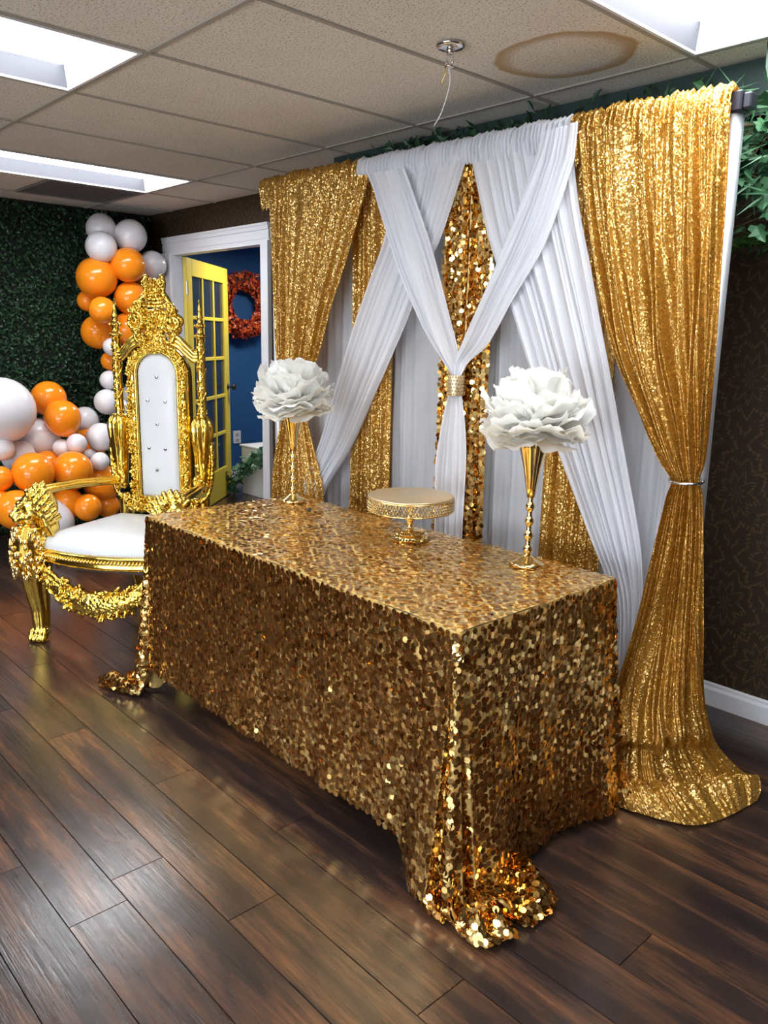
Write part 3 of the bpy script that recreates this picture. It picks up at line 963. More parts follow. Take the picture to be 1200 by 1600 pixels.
# rhinestone band
bz0, bz1 = at(712, 618, 1, 0.88)[2], at(712, 586, 1, 0.88)[2]
bw = abs(at(722, 600, 1, 0.88)[0]-at(703, 600, 1, 0.88)[0])/2
band = thing('curtain_band', 'gold rhinestone mesh band gathering the white swags at the centre', 'band', (tie_c[0], 0.88, bz0))
hb_ = bz1-bz0
MB().lathe([(bw*0.98, 0), (bw, 0.002), (bw, hb_-0.002), (bw*0.98, hb_), (bw*0.9, hb_), (bw*0.9, 0), (bw*0.98, 0)], n=24).build('sleeve', M['gold_matte'], band)
st_ = MB()
for i in range(6):
    for j in range(18):
        t = 2*PI*(j+0.5*(i % 2))/18
        st_.ell((bw*1.02*math.cos(t), bw*1.02*math.sin(t), hb_*(i+0.5)/6), 0.0032, seg=6, rings=4)
o = st_.build('rhinestones', M['crystal_gold'], band, False); o['kind'] = 'stuff'

# left gold curtain
gl = row(0.93, [(420, 296, 576, 272), (421, 320, 570, 300), (424, 400, 543, 400), (428, 480, 516, 485), (431, 550, 496, 560), (438, 600, 478, 605), (444, 628, 474, 628), (440, 655, 480, 655), (428, 720, 496, 720), (424, 775, 506, 775)])
gl += [hang(gl[-1], 0.35), [gl[-1][0]*np.array((1, 1, 0))+np.array((-0.03, -0.02, 0.02)), gl[-1][1]*np.array((1, 1, 0))+np.array((0.05, -0.02, 0.02))]]
gcl = thing('gold_curtain', 'gold sequin curtain tied in at the left end of the backdrop', 'curtain', (0, 0, 0), 0, 'tied gold sequin curtains')
drape('cloth', gl, 220, 150, 9, M['gold_sequin'], gcl, seed=71, amps=[0.014, 0.022, 0.027, 0.028, 0.026, 0.020, 0.012, 0.016, 0.022, 0.024, 0.026, 0.03], sharp=0.3)
xl, xr = at(416, 290, 1, RODY)[0], at(567, 265, 1, RODY)[0]
pocket('rod_pocket', xl, rodz(xl), xr, rodz(xr), RODY, 0.038, 18, M['gold_sequin'], gcl, 72)
tz = at(459, 628, 1, 0.93)
MB().tube([(tz[0]+0.06*math.cos(a), 0.93+0.04*math.sin(a), tz[2]+0.004*math.sin(2*a)) for a in np.linspace(0, 2*PI, 25)], 0.004, 8).build('tie', M['chrome'], gcl)

# right gold curtain, tied, flaring into a train on the floor
gr = [[at(a, b, 1, 0.93), at((a+c)/2, (b+d)/2, 1, 0.93), at(c, d, 1, 0.93)] for a, b, c, d in
      [(904, 205, 1143, 160), (906, 230, 1140, 185), (915, 330, 1135, 300), (935, 450, 1127, 420), (960, 555, 1118, 540), (1002, 655, 1108, 640), (1033, 718, 1100, 718), (1051, 750, 1092, 750),
       (1044, 775, 1097, 775), (1030, 830, 1099, 830), (1015, 890, 1099, 890), (990, 985, 1099, 985)]]
gr += [[at(956, 1095, 1, 0.90), at(1030, 1100, 1, 0.87), at(1101, 1085, 1, 0.97)],
       [at(950, 1150, 1, 0.86), at(1030, 1160, 1, 0.82), at(1112, 1140, 1, 1.02)],
       [(-0.05, 0.87, 0.09), (0.09, 0.84, 0.17), (0.225, 1.07, 0.14)],
       [(-0.03, 0.81, 0.035), (0.13, 0.82, 0.065), (0.285, 1.13, 0.06)],
       [(0.01, 0.755, 0.065), (0.18, 0.815, 0.085), (0.325, 1.15, 0.06)],
       [(0.045, 0.715, 0.045), (0.235, 0.79, 0.06), (0.35, 1.12, 0.03)],
       [(0.07, 0.705, 0.008), (0.29, 0.80, 0.010), (0.357, 1.08, 0.008)]]
gcr = thing('gold_curtain', 'gold sequin curtain tied in at the right end with a train on the floor', 'curtain', (0, 0, 0), 0, 'tied gold sequin curtains')
drape('cloth', gr, 260, 240, 10, M['gold_sequin'], gcr, seed=73, amps=[0.012, 0.017, 0.024, 0.028, 0.030, 0.029, 0.022, 0.014, 0.018, 0.02, 0.022, 0.026, 0.03, 0.026, 0.020, 0.016, 0.015, 0.010, 0.004], sharp=0.3, noise=0.5)
xl, xr = at(904, 190, 1, RODY)[0], at(1151, 150, 1, RODY)[0]
pocket('rod_pocket', xl, rodz(xl), xr, rodz(xr), RODY, 0.040, 22, M['gold_sequin'], gcr, 74)
tz = at(1072, 751, 1, 0.93); hw = (at(1092, 751, 1, 0.93)[0]-at(1051, 751, 1, 0.93)[0])/2
MB().tube([(tz[0]+(hw+0.008)*math.cos(a), 0.93+0.045*math.sin(a), tz[2]+0.004*math.sin(a)) for a in np.linspace(0, 2*PI, 33)], 0.005, 8).build('tie', M['chrome'], gcr)

# ------------------------------------------------------------------ table and sequin cloth
TL, TD, TH = 1.612, 0.683, 0.748
tb = thing('banquet_table', 'folding banquet table hidden under the gold sequin cloth', 'table', (-TL/2, TD/2, 0))
MB().bbox((-TL/2+0.02, -TD/2+0.02, TH-0.045), (TL/2-0.02, TD/2-0.02, TH-0.012), 0.006).build('tabletop', M['white_box'], tb, False)
for sx in (-1, 1):
    for sy in (-1, 1):
        MB().tube([(sx*(TL/2-0.30), sy*(TD/2-0.24), 0.0), (sx*(TL/2-0.33), sy*(TD/2-0.2), TH-0.045)], 0.014, 10).build('leg', M['steel'], tb)

cloth = thing('tablecloth', 'gold cloth of large round sequins covering the table, corners pooling on the floor', 'tablecloth', (-TL/2, TD/2, 0))
org = (-TL/2, TD/2, 0)
# perimeter parameter: straight sides joined by corner fans
cor = [(0, 0, -90, 'fr'), (0, TD, 0, 'br'), (-TL, TD, 90, 'bl'), (-TL, 0, 180, 'fl')]
stations = []       # (x, y, normal angle in rad, corner weight, name)
NSF, NSR, NC = 110, 50, 34
for ci, (cx, cy, a0, nm) in enumerate(cor):
    for i in range(NC):
        stations.append((cx, cy, math.radians(a0+90*i/(NC-1)), math.sin(PI*i/(NC-1)), nm, i/(NC-1)))
    nx, ny = cor[(ci+1) % 4][:2]
    ns = NSR if nm in ('fr', 'bl') else NSF
    for i in range(1, ns):
        t = i/ns
        stations.append((cx+(nx-cx)*t, cy+(ny-cy)*t, math.radians(a0+90), 0.0, nm+'s', t))
S = len(stations)
sm = lambda a, b, x: (lambda q: q*q*(3-2*q))(min(1.0, max(0.0, (x-a)/(b-a))))
HEM = {'fr': lambda t: 0.025*(1-sm(0.0, 0.12, t)), 'frs': lambda t: 0.035*sm(0.40, 0.48, t)*(1-sm(0.9, 1.0, t)), 'br': lambda t: 0.0, 'brs': lambda t: 0.12*sm(0.05, 0.2, t)*(1-sm(0.8, 1, t)),
       'bl': lambda t: 0.0, 'bls': lambda t: 0.12*sm(0.05, 0.2, t)*(1-sm(0.8, 1, t)), 'fl': lambda t: 0.12*sm(0.75, 1.0, t), 'fls': lambda t: 0.125-0.10*sm(0.89, 0.955, t)}
POOL = {'fr': lambda t: 0.06+0.12*sm(0.1, 0.6, t), 'frs': lambda t: 0.18*(1-sm(0.2, 0.40, t)), 'br': lambda t: 0.14*sm(0.1, 0.5, t)*(1-sm(0.7, 1, t)), 'brs': lambda t: 0.0,
        'bl': lambda t: 0.1*math.sin(PI*t), 'bls': lambda t: 0.0, 'fl': lambda t: 0.24*sm(0.05, 0.4, t)*(1-sm(0.6, 0.85, t)), 'fls': lambda t: 0.0}
LOBE = {'fr': 0.055, 'br': 0.055, 'bl': 0.05, 'fl': 0.055}
NV = 64
P = np.zeros((NV, S, 3))
gg = np.random.default_rng(5)
ripp = {k: gg.uniform(0, 6.28, 4) for k in ('frs', 'brs', 'bls', 'fls')}
for k, (x, y, a, cw, nm, t) in enumerate(stations):
    dx, dy = math.cos(a), math.sin(a)
    corner = not nm.endswith('s')
    hem = HEM[nm](t)
    ex = POOL[nm](t) if hem < 0.02 else 0.0
    fall = TH-max(hem, 0.014)
    Ltot = fall+ex
    for i in range(NV):
        l = Ltot*i/(NV-1)
        h = min(l, fall)
        q = h/TH
        if corner:
            # a standing cone of cloth with a valley on each side of it
            lobe = math.sin(PI*t)**0.9
            val = -0.8*math.exp(-((t-0.90)/0.06)**2)-0.4*math.exp(-((t-0.10)/0.06)**2)
            wav = 0.16*math.sin(2*PI*2.6*t+1.0)*q
            rr = 0.010+(0.030+LOBE[nm]*(lobe+wav)+(0.07*val+0.05*(1-sm(0.0, 0.25, t)))*(nm == 'fr'))*q**1.2
        else:
            f1, f2, f3, f4 = ripp[nm]
            e = min(1.0, min(t, 1-t)*9)
            slen = TD if nm in ('frs', 'bls') else TL
            wv = 0.5*math.sin(2*PI*slen*t*4.2+f1)+0.35*math.sin(2*PI*slen*t*7.3+f2)+0.3*math.sin(2*PI*slen*t*2.1+f3)
            rr = 0.010+(0.030+0.012*wv*e)*q**1.3
            if nm == 'fls': rr += 0.05*sm(0.88, 1.0, t)*q**1.3
            if nm == 'frs': rr += (0.055*(1-sm(0.1, 0.40, t))+0.06*sm(0.55, 0.95, t)-0.02*math.exp(-((t-0.07)/0.05)**2))*q**1.3
        px_, py_, pz_ = x+dx*rr, y+dy*rr, TH-h
        if l > fall:
            m = l-fall
            od = np.array((dx, dy))
            if nm in ('fr', 'frs'): od = od*0.5+np.array((0.55, 0.38))
            if nm == 'fl': od = od*0.5+np.array((-0.8, -0.1))
            if nm == 'br': od = od*0.6+np.array((0.35, 0.25))
            od = od/np.linalg.norm(od)
            sc_ = 0.55+0.35*math.sin(2*PI*t*2.5+1)
            px_ += od[0]*m*(0.75+0.1*sc_); py_ += od[1]*m*(0.75+0.1*sc_)
            wr = (m/max(ex, 0.01))
            pz_ = 0.014+0.05*math.sin(min(1, wr*1.05)*PI)*(0.5+0.5*math.sin(7.0*t*PI+5*wr))+0.02*math.sin(11*t+9*wr)**2*(1-wr*0.6)
        # soft rounded edge
        if h < 0.02: pz_ -= 0.0
        P[i, k] = (px_, py_, max(pz_, 0.006))
top_n = 0.0
skirt = MB().grid(P, wrap=True)
so = skirt.build('skirt', M['base_cloth'], cloth)
so.location = (-org[0], -org[1], 0)
gx_, gy_ = np.meshgrid(np.linspace(-TL-0.009, 0.009, 90), np.linspace(-0.009, TD+0.009, 44))
hump = 0.0012*np.sin(gx_*23+gy_*9)+0.0010*np.sin(gy_*31-gx_*12)
Ptop = np.stack([gx_, gy_, TH+0.001+hump], 2)
to = MB().grid(Ptop).build('top_cloth', M['base_cloth'], cloth); to.location = (-org[0], -org[1], 0)
sets = []
c, n = scatter(Ptop, 0.0150, 0.0185, 81, 0.3)
sets.append(discs(c, n, np.array((0, 0, 1.0)), 0.0082, 0.06, 82, 0.002))
# skirt pieces, each side its own lattice
idx = {}
for k, s in enumerate(stations): idx.setdefault(s[4], []).append(k)
for nm, ks in idx.items():
    ks = [(ks[0]-1) % S]+ks+[(ks[-1]+1) % S] if nm.endswith('s') else ks
    sub = P[:, ks]
    c, n = scatter(sub, 0.0155, 0.0130, 90+len(sets), 0.25)
    sets.append(discs(c, n, None, 0.0086, 0.10, 95+len(sets)))
lay_sequins(cloth, sets, org)

# ------------------------------------------------------------------ on the table
cake_xy = (-0.709, 0.528)
ck = thing('cake_stand', 'round gold cake stand with crystal rim, centre of the table', 'cake stand', (*cake_xy, TH+0.006))
PR = 0.150
MB().lathe([(0, 0.150), (PR-0.004, 0.150), (PR, 0.152), (PR, 0.157), (PR-0.003, 0.159), (0, 0.159)], n=48).build('plate', M['gold_matte'], ck)
lat = MB()
for z in (0.108, 0.150):
    lat.tube([(PR*math.cos(a), PR*math.sin(a), z) for a in np.linspace(0, 2*PI, 49)], 0.0022, 6, cap=False)
NR = 44
for i in range(NR):
    for s in (-1, 1):
        a0, a1 = 2*PI*i/NR, 2*PI*(i+1.0*s)/NR
        lat.tube([(PR*math.cos(a0+(a1-a0)*k), PR*math.sin(a0+(a1-a0)*k), 0.108+0.042*k) for k in (0, 0.5, 1)], 0.0014, 5, cap=False)
lat.build('lattice_rim', M['gold_polish'], ck)
cry = MB()
for i in range(88):
    for j, z in enumerate((0.114, 0.124, 0.134, 0.144)):
        a = 2*PI*(i+0.5*(j % 2))/88
        cry.ell((PR*math.cos(a), PR*math.sin(a), z), (0.0042, 0.0042, 0.0048), seg=6, rings=4)
o = cry.build('rim_crystals', M['crystal_gold'], ck, False); o['kind'] = 'stuff'
MB().lathe([(0, 0.02), (0.018, 0.022), (0.024, 0.03), (0.015, 0.04), (0.010, 0.05), (0.013, 0.066), (0.021, 0.076), (0.013, 0.088), (0.011, 0.1), (0.02, 0.13), (0.04, 0.150), (0, 0.150)], n=24).build('stem', M['gold_polish'], ck)
MB().lathe([(0, 0), (0.064, 0), (0.066, 0.003), (0.066, 0.016), (0.062, 0.02), (0.052, 0.022), (0.05, 0.034), (0.046, 0.036), (0.02, 0.036), (0, 0.036)], n=40).build('foot', M['gold_polish'], ck)
cb = MB()
for i in range(40):
    a = 2*PI*i/40
    cb.ell((0.066*math.cos(a), 0.066*math.sin(a), 0.010), (0.0045, 0.0045, 0.006), seg=6, rings=4)
    cb.ell((0.050*math.cos(a), 0.050*math.sin(a), 0.028), (0.0035, 0.0035, 0.005), seg=6, rings=4)
o = cb.build('foot_crystals', M['crystal_gold'], ck, False); o['kind'] = 'stuff'


def petal_mesh(seed, ln, wd):
    g = np.random.default_rng(seed)
    nu, nv = 9, 9
    u = np.linspace(-1, 1, nu); v = np.linspace(0, 1, nv)
    U, V = np.meshgrid(u, v)
    w = wd*(0.25+0.85*np.sin(np.clip(V*1.08, 0, 1)*PI*0.62)**0.9)
    X = U*w
    Y = V*ln*(1-0.12*U**2*V)
    ph = g.uniform(0, 6.28, 3)
    Z = 0.25*ln*V**1.5*np.sin(V*1.2+0.3)+0.10*wd*np.sin(3.2*U+ph[0])*V+0.11*wd*np.sin(7*U+ph[1])*V**3-0.22*wd*U**2*(1-0.5*V)+0.05*ln*np.sin(9*V+ph[2])*V
    mb = MB().grid(np.stack([X, Y, Z], 2))
    return mesh_of('petal', mb.v, mb.f)


PETALS = [petal_mesh(s, 0.125, 0.074) for s in range(5)]
for m in PETALS: m.materials.append(M['petal'])


def vase(px, py, label, rz, seed, hpom):
    b = at(px, py, 2, TH+0.006)
    v = thing('flower_vase', label, 'vase', b, rz, 'gold vases with white flower tops')
    MB().lathe([(0, 0), (0.054, 0), (0.056, 0.004), (0.053, 0.009), (0.04, 0.016), (0.022, 0.026), (0.013, 0.034), (0, 0.034)], n=32).build('foot', M['gold_polish'], v)
    prof = [(0, 0.03), (0.011, 0.034)]
    z = 0.036
    for kk in range(4):
        prof += [(0.009, z), (0.014, z+0.008), (0.015, z+0.016), (0.010, z+0.026), (0.0075, z+0.032), (0.0085, z+0.040), (0.0075, z+0.044)]
        z += 0.046
    prof += [(0.012, z), (0, z)]
    MB().lathe(prof, n=20).build('stem', M['gold_polish'], v)
    H0, H1 = z-0.004, hpom-0.03
    MB().lathe([(0, H0), (0.011, H0), (0.016, H0+0.03), (0.027, H0+0.5*(H1-H0)), (0.041, H0+0.8*(H1-H0)), (0.056, H1), (0.053, H1), (0.036, H0+0.8*(H1-H0)), (0, H0+0.7*(H1-H0))], n=40, lobes=10, lob=0.04).build('trumpet', M['gold_polish'], v)
    fl = thing('flower_head', None, None)
    g = random.Random(seed)
    fl.parent = v; fl.location = (0, 0, hpom); fl.scale = (0.9, 0.9, 1.0)
    core = MB().ell((0, 0, 0.012), (0.085, 0.085, 0.035), seg=14, rings=8); core.build('flower_core', M['petal'], fl)
    layers = [(-38, 12, 1.05, 0.035), (-20, 14, 1.12, 0.04), (0, 14, 1.10, 0.045), (20, 13, 1.02, 0.045), (42, 11, 0.95, 0.045), (62, 8, 0.85, 0.04), (82, 5, 0.7, 0.03)]
    for el, cnt, sc, r0 in layers:
        for i in range(cnt):
            e = math.radians(el+g.uniform(-9, 9)); a = 2*PI*(i+g.uniform(-0.3, 0.3))/cnt+el
            o = link('petal', PETALS[g.randrange(5)], None, fl)
            d = Vector((math.cos(e)*math.cos(a), math.cos(e)*math.sin(a), math.sin(e)*0.95)).normalized()
            up = Vector((0, 0, 1)) if el < 70 else Vector((math.cos(a), math.sin(a), 0.2))
            xax = d.cross(up).normalized(); zax = xax.cross(d).normalized()
            R = Matrix((xax, d, zax)).transposed() @ Matrix.Rotation(g.uniform(-0.35, 0.35), 3, 'Y')
            s = sc*g.uniform(0.88, 1.12)
            o.matrix_local = Matrix.Translation(d*r0+Vector((0, 0, 0.02))) @ (R.to_4x4()) @ Matrix.Scale(s, 4)
    return v


vase(458, 783, 'tall gold trumpet vase with white petal top at the left end of the table', 0.4, 3, 0.425)
vase(823, 882, 'tall gold trumpet vase with white petal top at the right end of the table', 1.9, 9, 0.440)

dt = at(483, 799, 2, TH+0.006)
bd = thing('bead', 'tiny dark round bead lying on the gold tablecloth beside the left vase', 'bead', dt)
MB().lathe([(0, 0), (0.006, 0.001), (0.0085, 0.005), (0.0085, 0.010), (0.005, 0.015), (0.002, 0.0165), (0.0015, 0.014), (0, 0.014)], n=14).build('ball', M['black_plastic'], bd)

# ------------------------------------------------------------------ throne
TR = math.radians(35)
_ex = np.array((math.cos(TR), math.sin(TR))); _ey = np.array((-math.sin(TR), math.cos(TR)))
foot = np.array((-2.538, -0.119))
o_ = foot+0.37*_ex+0.28*_ey
th = thing('throne_chair', 'tall carved gold throne with white tufted back and lion armrests', 'chair', (o_[0], o_[1], 0), TR)
GM, GS = M['gold'], M['gold_smooth']
g = random.Random(21)


def lumps(mb, pts, r, n, spread, seg=7, rings=5, flatdir=None):
    """carved leafage: many little leaf-shaped lumps scattered along a path"""
    pts = np.array(pts, float)
    for i in range(n):
        t = g.uniform(0, len(pts)-1.001); k = int(t); p = pts[k]*(1-t+k)+pts[k+1]*(t-k)
        q = p+np.array([g.uniform(-1, 1)*s for s in spread])
        a = g.uniform(0.7, 1.5)
        mb.ell(q, (r*a*0.62, r*a*0.62, r*a*1.35), euler(g.uniform(-0.7, 0.7), g.uniform(-1.57, 1.57), g.uniform(0, 6.28)), seg, rings)


def scroll(mb, c, r0, turns, sign, start, plane_y, rad=0.010, flip=1):
    pts = []
    for t in np.linspace(0, 1, int(18*turns)+6):
        a = start+sign*2*PI*turns*t
        r = r0*(1-0.82*t)
        pts.append((c[0]+r*math.cos(a), plane_y-0.012*t, c[1]+r*math.sin(a)))
    mb.tube(pts, np.linspace(rad, rad*0.55, len(pts)), 7)
    return mb


# seat: bow-fronted cushion
def seat_outline(k, front=-0.30, bow=0.075, wf=0.335, wb=0.235, rear=0.245):
    pts = []
    for t in np.linspace(-1, 1, 25): pts.append((wf*t, front-bow*(1-t*t)))
    for t in np.linspace(0, 1, 8)[1:]: pts.append((wf+(wb-wf)*t, front+(rear-front)*t))
    for t in np.linspace(1, -1, 12)[1:]: pts.append((wb*t, rear))
    for t in np.linspace(0, 1, 8)[1:-1]: pts.append((-wb+(wb-wf)*t, rear+(front-rear)*t))
    return np.array(pts)*k


def loft(levels, outline, name, mat):
    c = outline.mean(0)
    rings = [[((p[0]-c[0])*k+c[0], (p[1]-c[1])*k+c[1], z) for p in outline] for k, z in levels]
    n = len(outline)
    v = [p for r in rings for p in r]
    f = [(i*n+j, i*n+(j+1) % n, i*n+n+(j+1) % n, i*n+n+j) for i in range(len(rings)-1) for j in range(n)]
    f += [tuple(range(n-1, -1, -1)), tuple(range((len(rings)-1)*n, len(rings)*n))]
    return MB().add(v, f).build(name, mat, th)


OL = seat_outline(1.0)
loft([(0.97, 0.452), (1.005, 0.462), (1.01, 0.475), (0.985, 0.495), (0.93, 0.515), (0.8, 0.535), (0.55, 0.55), (0.25, 0.556), (0.02, 0.557)], OL, 'seat_cushion', M['leather'])
rail = loft([(0.97, 0.395), (1.03, 0.400), (1.035, 0.412), (1.02, 0.420), (1.03, 0.446), (1.045, 0.452), (1.04, 0.460), (0.98, 0.462)], OL, 'seat_rail', GS)
be = MB()
oc = OL.mean(0)
seg_ = np.r_[OL, OL[:1]]
ln = np.r_[0, np.cumsum(np.linalg.norm(np.diff(seg_, axis=0), axis=1))]
for d in np.arange(0, ln[-1], 0.016):
    p = np.array([np.interp(d, ln, seg_[:, 0]), np.interp(d, ln, seg_[:, 1])]); p = (p-oc)*1.035+oc
    be.ell((p[0], p[1], 0.432), 0.0068, seg=7, rings=5)
be.build('bead_moulding', M['gold_polish'], rail)['kind'] = 'stuff'
na = MB()
for d in np.arange(0, ln[-1], 0.011):
    p = np.array([np.interp(d, ln, seg_[:, 0]), np.interp(d, ln, seg_[:, 1])]); p = (p-oc)*1.012+oc
    na.ell((p[0], p[1], 0.466), 0.0035, seg=6, rings=4)
na.build('nail_trim', M['chrome'], rail)['kind'] = 'stuff'

# apron garland
ap = MB()
apts = [(t*0.31, -0.335-0.06*(1-t*t), 0.345-0.105*(1-abs(t)**1.7)) for t in np.linspace(-1, 1, 33)]
ap.tube(apts, [0.024+0.034*math.cos(t*PI/2) for t in np.linspace(-1, 1, 33)], 9, flat=0.6, ref=(0, 1, 0))
lumps(ap, apts, 0.0125, 340, (0.012, 0.022, 0.046))
lumps(ap, apts[7:26], 0.014, 190, (0.012, 0.026, 0.062))
for s in (-1, 1):
    scroll(ap, (s*0.255, 0.335), 0.042, 1.2, -s, PI/2, -0.345, 0.012)
    ap.tube([(s*0.33, -0.31, 0.36), (s*0.29, -0.345, 0.375), (s*0.22, -0.37, 0.345), (s*0.15, -0.385, 0.285), (s*0.08, -0.395, 0.255)], [0.016, 0.017, 0.014, 0.011, 0.006], 8)
ap.build('apron_carving', GM, th)
sf = MB().box((-0.26, -0.30, 0.365), (0.26, 0.22, 0.398)); sf.build('seat_frame', M['dark_wood'], th, False)


def front_leg(s):
    """lion-monopod leg: paw, fluted shank and curly chest"""
    mb = MB()
    X, Y = s*0.37, -0.28
    for k in range(7):      # fluted shank
        a = 2*PI*k/7
        mb.tube([(X+0.026*math.cos(a), Y-0.004+0.026*math.sin(a), 0.05), (X+s*0.004+0.031*math.cos(a), Y+0.031*math.sin(a), 0.15), (X+s*0.010+0.042*math.cos(a), Y-0.01+0.042*math.sin(a), 0.26), (X+s*0.012+0.052*math.cos(a), Y-0.02+0.052*math.sin(a), 0.36)],
                [0.0145, 0.016, 0.020, 0.023], 8)
    for k in (-1.5, -0.5, 0.5, 1.5):   # toes
        x = X+k*0.023-s*0.004
        mb.ell((x, Y-0.052+abs(k)*0.006, 0.017), (0.0135, 0.028, 0.019), seg=10, rings=8)
        mb.ell((x, Y-0.03, 0.038), (0.0135, 0.028, 0.024), euler(0.5), 10, 8)
    mb.ell((X, Y-0.012, 0.034), (0.048, 0.042, 0.034), seg=12, rings=8)
    mb.tube([(X+s*0.014, Y-0.02, 0.34), (X+s*0.016, Y-0.034, 0.42), (X+s*0.012, Y-0.032, 0.50), (X+s*0.004, Y-0.02, 0.56)], [0.066, 0.080, 0.076, 0.062], 14)
    lo = blob(mb, 'front_leg', GS, th, 0.0055, 1)
    cu = MB()
    for i in range(170):
        t = g.uniform(0, 1); a = g.uniform(0, 2*PI)
        z = 0.32+0.24*t; rr = 0.074+0.017*math.sin(PI*t)-0.010*t
        cu.ell((X+s*0.014+rr*math.cos(a), Y-0.028+rr*math.sin(a), z), (0.011, 0.011, 0.017), euler(g.uniform(-.5, .5), g.uniform(-.5, .5), 0), 7, 5)
    cu.build('chest_curls', M['gold_polish'], lo)['kind'] = 'stuff'
    return lo


def lion_head(s, parent):
    """one fused lion head looking outwards, x forward in its own frame"""
    mb = MB()
    E = mb.ell
    E((0, 0, 0), (0.055, 0.048, 0.056), seg=14, rings=10)                 # skull
    E((0.060, 0, -0.020), (0.040, 0.030, 0.024), seg=12, rings=8)         # muzzle
    E((0.090, 0, -0.002), (0.015, 0.017, 0.012), seg=10, rings=7)         # nose
    E((0.058, 0, 0.014), (0.036, 0.013, 0.015), euler(0, 0.40), 10, 7)    # nose bridge
    E((0.058, 0, -0.058), (0.028, 0.020, 0.013), euler(0, 0.30), 10, 7)   # chin and jaw
    E((0.070, 0, -0.074), (0.010, 0.012, 0.016), seg=8, rings=6)          # beard
    for q in (-1, 1):
        E((0.078, q*0.016, -0.022), (0.020, 0.014, 0.015), seg=10, rings=7)     # whisker pads
        E((0.046, q*0.026, 0.030), (0.020, 0.017, 0.008), euler(0, 0.2, q*0.3), 10, 7)   # brows
        E((0.034, q*0.038, -0.022), (0.022, 0.013, 0.016), seg=10, rings=7)     # cheeks
        E((0.004, q*0.042, 0.050), (0.010, 0.014, 0.018), euler(q*-0.4), 8, 6)   # ears
        mb.tube([(0.055, q*0.018, -0.040), (0.030, q*0.03, -0.048)], 0.008, 7)
    for ring, (x, rr, cnt, ln) in enumerate(((-0.010, 0.058, 15, 0.017), (-0.034, 0.066, 17, 0.019), (-0.060, 0.062, 16, 0.021))):   # mane locks in rows
        for i in range(cnt):
            ang = 2*PI*(i+0.5*(ring % 2))/cnt
            y, z = rr*math.cos(ang), rr*math.sin(ang)*1.12-0.006
            mb.ell((x, y, z), (ln, 0.0115, 0.0115), euler(0, 0.35*math.sin(ang)+0.3, -0.35*math.cos(ang)), 8, 6)
    mb.ell((-0.045, 0, -0.005), (0.045, 0.054, 0.062), seg=14, rings=10)
    for i in range(10):                                                   # long locks of the bib
        q = (i-4.5)/4.5
        mb.tube([(0.015-0.03*abs(q), q*0.050, -0.03), (0.022-0.035*abs(q), q*0.056, -0.075), (0.012-0.03*abs(q), q*0.050, -0.125)], [0.011, 0.013, 0.007], 7)
    mb.ell((-0.02, 0, -0.085), (0.042, 0.046, 0.05), seg=12, rings=8)
    lh = blob(mb, 'lion_head', M['gold_head'], parent, 0.0034, 1)
    lh.location = (s*0.352, -0.300, 0.655)
    lh.rotation_euler = (0, 0.34, math.atan2(-0.62, s*0.78))
    lh.scale = (1.12, 1.2, 1.22)
    return lh


for s in (-1, 1):
    leg = front_leg(s)
    lion_head(s, leg)
    # armrest: ribbed bar from back post to the lion's mane
    ar = MB()
    for k, (oy, oz) in enumerate(((-0.014, 0.0), (0.0, 0.010), (0.014, 0.0), (0.0, -0.010))):
        pts = cr([(s*0.232, 0.235, 0.695+oz), (s*0.275+oy, 0.12, 0.705+oz), (s*0.325+oy, -0.05, 0.715+oz), (s*0.352+oy, -0.20, 0.715+oz), (s*0.362+oy, -0.27, 0.70+oz)], np.linspace(0, 4, 18))
        ar.tube(pts, 0.0135, 8)
    ar.build('armrest', GS, th)
    rl = MB()
    rl.tube(cr([(s*0.225, 0.40, 0.0), (s*0.225, 0.36, 0.12), (s*0.225, 0.30, 0.28), (s*0.225, 0.275, 0.45), (s*0.225, 0.28, 0.62)], np.linspace(0, 4, 20)), np.linspace(0.019, 0.028, 20), 10)
    rl.build('rear_leg', GS, th)

# back: frame around the arched panel
BYY = 0.275


def arch(hw, zb, zs, n=24):
    """outline: bottom left, up, round arch, down to bottom right"""
    pts = [(-hw, zb+(zs-zb)*t) for t in np.linspace(0, 1, 14)]
    pts += [(-hw*math.cos(a), zs+hw*math.sin(a)) for a in np.linspace(0, PI, n)[1:-1]]
    pts += [(hw, zs+(zb-zs)*t) for t in np.linspace(0, 1, 14)]
    return np.array(pts)


inn, out_ = arch(0.112, 0.605, 1.245), arch(0.165, 0.585, 1.235)
n_ = len(inn)
v_, f_ = [], []
for (pi, po) in zip(inn, out_):
    mid = (pi+po)/2
    v_ += [(pi[0], BYY-0.012, pi[1]), (pi[0]*0.97+po[0]*0.03, BYY-0.028, pi[1]*0.97+po[1]*0.03), (mid[0], BYY-0.036, mid[1]), (po[0], BYY-0.024, po[1]), (po[0], BYY+0.03, po[1]), (pi[0], BYY+0.03, pi[1])]
for i in range(n_-1):
    for j in range(6): f_.append((i*6+j, i*6+(j+1) % 6, i*6+6+(j+1) % 6, i*6+6+j))
bfm = MB().add(v_, f_)
bfm.bbox((-0.20, BYY-0.025, 0.545), (0.20, BYY+0.028, 0.612), 0.008)
bfm.tube([(p[0]*1.03, BYY-0.030, p[1]) for p in inn], 0.0085, 8)
bf = bfm.build('back_frame', GS, th)
cv = MB()
mid_ = [((a[0]+b[0])/2*1.03, BYY-0.036, (a[1]+b[1])/2) for a, b in zip(inn, out_)]
lumps(cv, mid_, 0.0085, 620, (0.020, 0.007, 0.012))
for i in range(0, len(mid_)-3, 3):
    m = mid_[i]; s = 1 if i % 2 else -1
    scroll(cv, (m[0], m[2]), 0.019, 0.9, s, g.uniform(0, 6), BYY-0.040, 0.0045)
